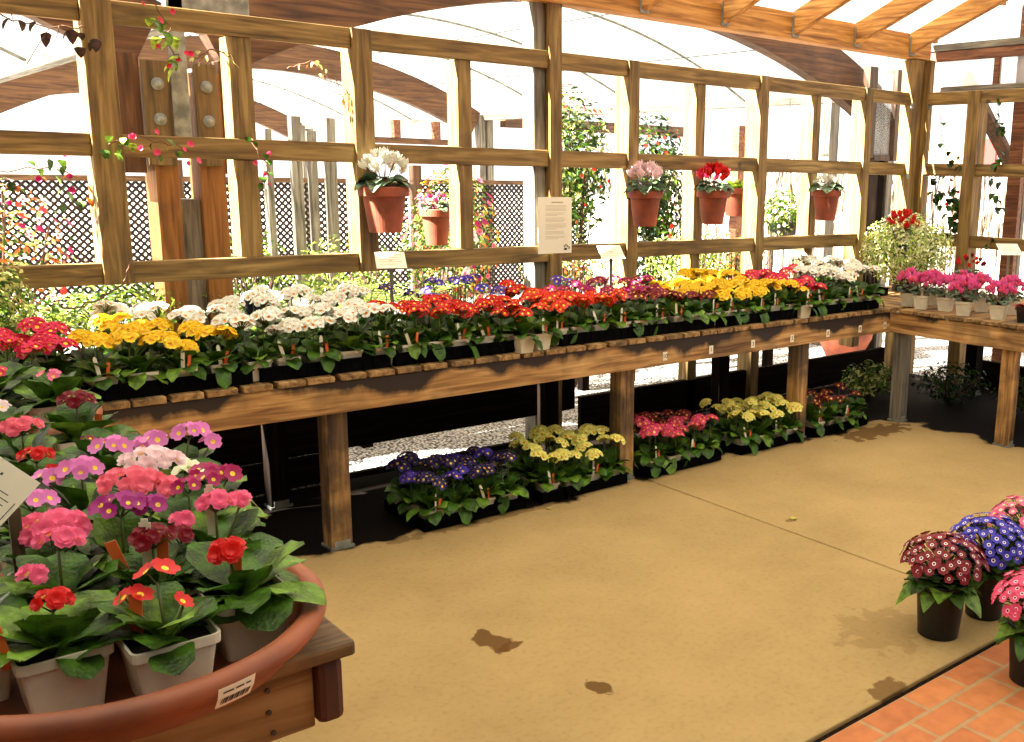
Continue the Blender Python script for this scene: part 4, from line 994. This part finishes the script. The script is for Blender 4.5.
vine([(-.03, -.22, 1.72), (-.03, -.35, 1.62), (-.03, -.44, 1.5), (-.03, -.42, 1.3)], 60, .075, [leafD, leafD, leafM], 'dark leaved climber with red flowers filling the right wall corner opening', 'red', 5, 10, drop=.10)
vine([(-.03, -.25, 2.18), (-.05, -.3, 2.0), (-.03, -.36, 1.86), (-.04, -.45, 1.8)], 9, .06, [leafM, leafD], 'loose vine strand dangling in the upper corner opening', seed=11, drop=.05)
# ------------------------------------------------------------------ beyond the wall: window frames, fence, plants
wn = struct(root('window_1', (0, 0, 0)))
dk = wood('stained_window_wood', 2, (44, 30, 18), (74, 52, 32), (104, 78, 50))
box('window_frame', (.21, .66, 1.86), (.33, .74, 2.66), dk, wn); box('window_frame', (.60, .64, 1.84), (.86, .76, 2.66), dk, wn)
box('window_frame', (.34, .66, 1.84), (.59, .74, 1.89), dk, wn)
box('pane', (.33, .69, 1.89), (.60, .70, 2.62), film('window_glass', (.8, .8, .78, 1), .75), wn)
wn = struct(root('window_2', (0, 0, 0)))
bx = wood('weathered_red_beam', 1, (70, 36, 22), (120, 72, 42), (160, 110, 74))
box('window_frame', (.30, -4.5, 2.66), (.36, .14, 2.74), bx, wn); box('window_frame', (.29, -4.5, 2.745), (.37, .14, 2.80), grey_wood(1), wn)
box('window_frame', (.30, -4.5, 2.41), (.36, .14, 2.45), grey_wood(1), wn); box('window_frame', (.30, -.55, 2.45), (.35, -.50, 2.66), bx, wn)
box('pane', (.32, -4.5, 2.45), (.33, .14, 2.66), film('window_glass_side', (.8, .8, .78, 1), .7), wn)
t = root('timber_column', (.46, -.72, -.03), 'weathered brown column outside the right wall with diagonal brace', 'column', 'canopy columns')
lb('side_board', (-.06, -.05, 0), (.0, .07, 3.9), bx, t); lb('side_board', (.01, -.05, 0), (.07, .07, 3.9), grey_wood(2), t)
ob('brace', MB().bar((0, .02, 1.75), (.3, .75, 2.6), .05, .12).mesh('brace', [glulam(1)]), t)
LAT = [(-6.9, -4.55), (-4.45, -2.1), (-2.0, .35)]
for k, (x0, x1) in enumerate(LAT):
    t = root('lattice_fence_panel', (x0, 5.0, -.03), f'brown diagonal lattice fence panel, {["leftmost, behind the first wall opening","middle, behind the white hanging cyclamen","rightmost, behind the paper notice"][k]}', 'fence', 'lattice fence panels')
    L = x1-x0; mb = MB(); Hh = 1.55; z0 = .35; sp = .066
    nn = int((L+Hh)/sp)+1
    for i in range(nn):
        for s in (0, 1):
            c = i*sp
            a = (max(0, c-(Hh-z0)), z0+min(c, Hh-z0)); b_ = (min(L, c), z0+max(0, c-L))
            if b_[0]-a[0] < .03 or c-(Hh-z0) > L: continue
            if s: a, b_ = (L-a[0], a[1]), (L-b_[0], b_[1])
            mb.bar((a[0], -.008 if s else .008, a[1]), (b_[0], -.008 if s else .008, b_[1]), .012, .034, up=(0, 1, 0)) if False else mb.bar((a[0], -.008 if s else .008, a[1]), (b_[0], -.008 if s else .008, b_[1]), .022, .010, up=(0, 1, 0))
    ob('lattice', mb.mesh('lattice', [plain('lattice_brown', (46, 32, 22), .85, var=.3)]), t)
    mb = MB().box(0, -.03, Hh, L, .03, Hh+.05).box(0, -.03, z0-.05, L, .03, z0).box(0, -.02, .78, L, .02, .83)
    ob('frame', mb.mesh('frame', [wood('fence_frame', 0, (70, 46, 26), (110, 78, 48), (140, 104, 70))]), t)
    box('post', (-.05, -.05, 0), (.05, .05, 1.75), glulam(2), t)
GP = [(-3.965, 'far left of the group'), (-3.712, 'second, thicker'), (-3.562, 'third, slim'), (-3.391, 'fourth, pale'), (-3.155, 'fifth, behind the white cyclamen post')]
for k, (x, lab) in enumerate(GP):
    tag(box('fence_post', (x-.03-.012*(k % 2), 3.95, -.03), (x+.03+.012*(k % 2), 4.05, 2.0+.12*(k % 2)), grey_wood(2)), f'grey timber post beyond the wall, {lab}', 'post', 'grey posts beyond the wall')
tag(box('timber_beam', (-1.1, 7.9, 2.02), (.35, 8.0, 2.10), glulam(0)), 'horizontal brown beam under the canopy far behind third opening', 'beam', 'beams beyond the wall')
for k, (x, lab) in enumerate([(-.706, 'left of two'), (-.089, 'right of two')]):
    tag(box('timber_stub', (x-.05, 7.9, 2.10), (x+.05, 8.0, 2.34), bx), f'short upright timber on the far beam, {lab}', 'timber', 'stub uprights on the far beam')
tag(box('timber_beam', (.85, 7.6, 2.30), (4.5, 7.75, 2.46), glulam(0)), 'brown beam with bolts far behind the tall wall post', 'beam', 'beams beyond the wall')
tag(box('fence_post', (.66, 1.45, -.03), (.80, 1.55, 2.55), grey_wood(2)), 'grey square post beyond the wall near the dark window frame', 'post', 'grey posts beyond the wall')
tag(box('fence_post', (2.0, 4.0, -.03), (2.12, 4.12, 2.3), bx), 'reddish brown post beyond the wall left of the hanging basket opening', 'post', 'grey posts beyond the wall')
# reed screen
mb = MB(); rnd = random.Random(12)
def reed(x, y):
    h = rnd.uniform(1.55, 1.95); mb.tube([(x, y, -.03), (x+rnd.uniform(-.04, .04), y+rnd.uniform(-.04, .04), h*.5), (x+rnd.uniform(-.1, .1), y+rnd.uniform(-.1, .1), h)], rnd.uniform(.005, .012), 4, rnd.choice((0, 0, 1)))
for i in range(900):
    q = rnd.random(); reed(2.6+q*2.0+rnd.uniform(-.05, .05), 6.5-q*8.5)
o = ob('reed_screen', mb.mesh('reed_screen', [plain('pale_reed', (214, 196, 168), .8), plain('dark_reed', (84, 66, 52), .8)]))
tag(o, 'tall scratchy reed screen standing beyond the corner of the walls', 'screen', kind='stuff')
sg = root('shop_sign', (3.0, 1.69, 1.86), 'wooden sign board with pale lettering seen over the right middle rail', 'sign')
box('board', (-.01, -.3, 0), (.02, .3, .15), wood('sign_wood', 1, (180, 120, 70), (206, 148, 96), (224, 170, 120)), sg)
cu = bpy.data.curves.new('sign_lettering', 'FONT'); cu.body = 'Shade'; cu.size = .15; cu.align_x = 'CENTER'; cu.align_y = 'CENTER'; cu.extrude = .001; cu.materials.append(paper)
ob('sign_lettering', text_mesh(cu), sg, M=Matrix.Translation((-.012, 0, .075)) @ Matrix.Rotation(-PI/2, 4, 'Z') @ Matrix.Rotation(PI/2, 4, 'X'))
tag(box('red_panel', (2.98, .98, 1.86), (3.02, 1.24, 2.14), plain('red_paint', (170, 34, 24), .6)), 'small dark red panel right of the wooden sign board', 'panel')
pp = root('sign_post', (3.05, 1.69, -.03), 'plain timber post holding up the sign board', 'post'); ob('shaft', MB().box(-.04, -.5, 0, .04, -.42, 1.95).box(-.04, .2, 0, .04, .28, 1.95).mesh('shaft', [glulam(2)]), pp)
# garden plants beyond the wall
GG = 'garden plants beyond the wall'
def fern(x, y, z, label, seed, n=14, L=.55, mats=None):
    rnd = random.Random(seed); t = root('fern', (x, y, z), label, 'fern', GG); mb = MB()
    for k in range(n):
        az = k*2.399+rnd.uniform(-.2, .2); l = L*rnd.uniform(.75, 1.15); a0 = rnd.uniform(.7, 1.3); p = Vector((0, 0, 0)); pts = [p.copy()]
        dirx = Vector((math.cos(az), math.sin(az), 0)); side = Vector((-math.sin(az), math.cos(az), 0))
        for i in range(12):
            ang = a0-1.5*i/12; p = p+(dirx*math.cos(ang)+Vector((0, 0, math.sin(ang))))*(l/12); pts.append(p.copy())
            w = l*.22*math.sin(PI*(i+1)/13.5)
            for s in (-1, 1):
                a = p; b_ = p+side*s*w+dirx*w*.35+Vector((0, 0, -w*.15)); u = (dirx*.5+Vector((0, 0, .1)))*l*.035
                mb.add([a-u, a+u, b_+u*.3, b_-u*.3], [(0, 1, 2, 3)], rnd.randrange(2))
        mb.tube(pts, .003, 4, 2)
    ob('fronds', mb.mesh('fronds', (mats or [limeM, leafL])+[stemM]), t); return t
stand = root('nursery_table', (0, 0, 0), 'grey slatted nursery table beyond the lattice wall carrying ferns', 'table')
for k in range(5): box('plank', (-7.2, .62+.13*k, .60), (-.9, .73+.13*k, .625), grey_wood(0), stand)
for x in (-7.1, -4.7, -2.6, -1.0):
    for y in (.66, 1.18): box('leg', (x-.035, y-.035, -.03), (x+.035, y+.035, .60), dark_wood(2), stand)
fx = [(-6.75, 'far left'), (-6.35, 'left of first post'), (-5.25, 'right of the bolted column'), (-4.9, 'below the white hanging cyclamen'), (-4.5, 'behind the red primroses'), (-4.15, 'left of the paper notice')]
for k, (x, lab) in enumerate(fx):
    t = fern(x, .95, .63, f'bright green fern on nursery table, {lab}', 30+k, L=.42 if k > 1 else .5, mats=[limeM, paleM] if k % 2 else [limeM, leafL])
    ob('pot', round_pot(.09, .07, .14, potB), t, (0, 0, -.0)); 
    for ch in t.children:
        if ch.name.startswith('fronds'): ch.location.z = .12
shrub('leafy_shrub', (-6.72, -.13, .803), (.2, .12, .24), 1500, .035, [leafM, leafL, paleM, paleM], 'white flecked leafy bush at far left of bench', 'shrub', seed=41, zc=.27)
shrub('leafy_shrub', (-6.55, .70, .63), (.34, .25, .2), 900, .05, [limeM, leafL, leafM], 'yellow green bush on nursery table behind the left openings', 'shrub', GG, 42, zc=.22)
shrub('leafy_shrub', (-5.98, .80, .63), (.3, .22, .22), 900, .045, [leafL, leafM, limeM], 'feathery green bush on nursery table beside the bolted column', 'shrub', GG, 43, zc=.24)
shrub('flowering_shrub', (-3.15, 2.2, -.03), (.36, .35, .62), 1500, .06, [leafM, mapleL, paleM, leafL], 'colourful shrub of pink, yellow and orange behind third opening', 'shrub', GG, 44, zc=1.15, flmat=[petal('magenta'), petal('yellow'), petal('salmon')], nfl=110, fls=.03)
shrub('flowering_shrub', (-6.35, 2.4, -.03), (.5, .4, .5), 900, .06, [leafM, mapleL, paleM], 'shrub with magenta and orange blooms behind left lattice opening', 'shrub', GG, 45, zc=1.15, flmat=[petal('magenta'), petal('orange red'), petal('pale pink')], nfl=90, fls=.03)
shrub('leafy_shrub', (-4.55, 3.2, -.03), (.5, .4, .45), 900, .06, [limeM, leafL, leafM], 'low yellow green shrub in front of the grey posts', 'shrub', GG, 46, zc=.8)
shrub('leafy_shrub', (-3.6, 3.3, -.03), (.5, .4, .4), 900, .06, [limeM, leafL, paleM], 'light green shrub below the middle lattice panel', 'shrub', GG, 47, zc=.75)
shrub('leafy_shrub', (-3.55, 1.8, -.03), (.3, .3, .35), 800, .05, [leafM, leafL, paleM], 'green bush with pink blooms left of tall wall post', 'shrub', GG, 48, zc=1.15, flmat=[petal('salmon'), petal('pale pink')], nfl=14, fls=.06)
TL = [(-1.70, 2.6, (.42, .4, .75), 1.75, 'berried tree with red fruit just right of the tall post'), (-1.0, 2.2, (.36, .35, .85), 1.45, 'dark leafy tree with orange berries behind the pale pink cyclamen')]
for k, (x, y, rad, zc, lab) in enumerate(TL):
    shrub('berry_tree', (x, y, -.03), rad, 2200, .075, [leafM, leafL, leafD, paleM] if k == 0 else [leafD, leafM, leafD, leafL], lab, 'tree', GG, 50+k, zc=zc, shell=.2, flmat=[petal('orange red')], nfl=70, fls=.022)
shrub('leafy_shrub', (-1.15, 1.5, -.03), (.5, .3, .3), 900, .05, [leafL, paleM, limeM], 'yellow flecked shrub low behind the hanging red cyclamen', 'shrub', GG, 54, zc=.95)
shrub('leafy_shrub', (-.2, 1.9, -.03), (.5, .3, .3), 700, .05, [leafL, limeM, mapleL], 'low mixed shrub beyond wall near the corner', 'shrub', GG, 55, zc=.9)
shrub('leafy_shrub', (-2.6, 1.3, -.03), (.5, .3, .2), 900, .04, [mapleL, paleM, leafM], 'brown and green twiggy plant behind the magenta primroses', 'shrub', GG, 56, zc=.95)
shrub('leafy_shrub', (-2.35, 3.6, -.03), (.3, .3, .4), 700, .06, [limeM, leafL], 'lime green bush beyond wall right of the notice', 'shrub', GG, 57, zc=1.0)
bk = shrub('hanging_basket', (-.24, 1.2, 1.12), (.25, .22, .24), 1300, .045, [leafM, leafL, paleM], 'round hanging basket of green leaves and white flowers beyond wall', 'hanging basket', None, 58, zc=.22, trunk=False, flmat=[petal('white')], nfl=90, fls=.02)
mb = MB().lathe([(0, 0), (.08, .01), (.15, .07), (.17, .14)], 24)
for a in (0, 2.1, 4.2): mb.tube([(.16*math.cos(a), .16*math.sin(a), .14), (0, 0, .75)], .003, 4)
mb.tube([(0, 0, .75), (0, 0, 1.25)], .003, 4)
ob('basket', mb.mesh('basket', [steelD]), bk)
# odds and ends beyond the wall
t = root('garden_bucket', (-5.21, .92, .626), 'blue plastic bucket with twigs on the nursery table', 'bucket')
ob('body', MB().lathe([(0, 0), (.075, 0), (.095, .30), (.102, .30), (.102, .315), (.09, .315), (.075, .05)], 28).mesh('bucket', [plain('blue_plastic', (24, 40, 120), .35)], True), t)
mb = MB(); rnd = random.Random(8)
for k in range(14): mb.tube([(rnd.uniform(-.04, .04), rnd.uniform(-.04, .04), .1), (rnd.uniform(-.12, .12), rnd.uniform(-.1, .1), rnd.uniform(.4, .5))], .003, 4)
ob('twigs', mb.mesh('twigs', [bark]), t)
t = root('plastic_tub', (-5.93, .92, .626), 'white plastic tub on nursery table left of the bolted column', 'tub')
ob('body', MB().lathe([(0, 0), (.085, 0), (.10, .20), (.108, .20), (.108, .215), (.095, .215), (.08, .03)], 28).mesh('tub', [whiteP], True), t)
t = root('terracotta_urn', (.30, .85, -.03), 'large pale terracotta pot on gravel seen under the bench near corner', 'pot')
ob('body', MB().lathe([(0, 0), (.16, 0), (.26, .2), (.29, .42), (.27, .58), (.30, .60), (.30, .66), (.26, .66), (.24, .5)], 40).mesh('urn', [terra], True), t)
t = root('painted_board', (.20, .22, -.03), 'white board with two dark bolts seen under the bench corner', 'board')
ob('panel', MB().box(-.05, -.02, 0, .05, .02, .66).mesh('panel', [whiteP]), t)
for z in (.5, .33): ob('bolt', MB().lathe([(0, 0), (.014, 0), (.014, .02), (0, .022)], 12).tf(Matrix.Rotation(PI/2, 4, 'X')).mesh('bolt', [steelD], True), t, (0, -.02, z))
# small litter on the slab
def fallen_leaf(x, y, rz, label, L=.05):
    mb = MB(); leaf_geo(mb, (0, 0, .003), 0, L, L*.28, .15, .5, 0, .001, random.Random(3), 0, 'heart', 5)
    o = ob('fallen_leaf', mb.mesh('fallen_leaf', [plain('yellow_leaf', (176, 160, 60), .7)], True), loc=(x, y, .001), rz=rz); tag(o, label, 'leaf', 'leaves fallen on the slab')
fallen_leaf(-3.69, -1.97, .3, 'small yellowed leaf lying on the slab right of the joint', .06)
fallen_leaf(-4.55, -1.10, .9, 'green leaf sprig lying beside the purple floor tray', .05)
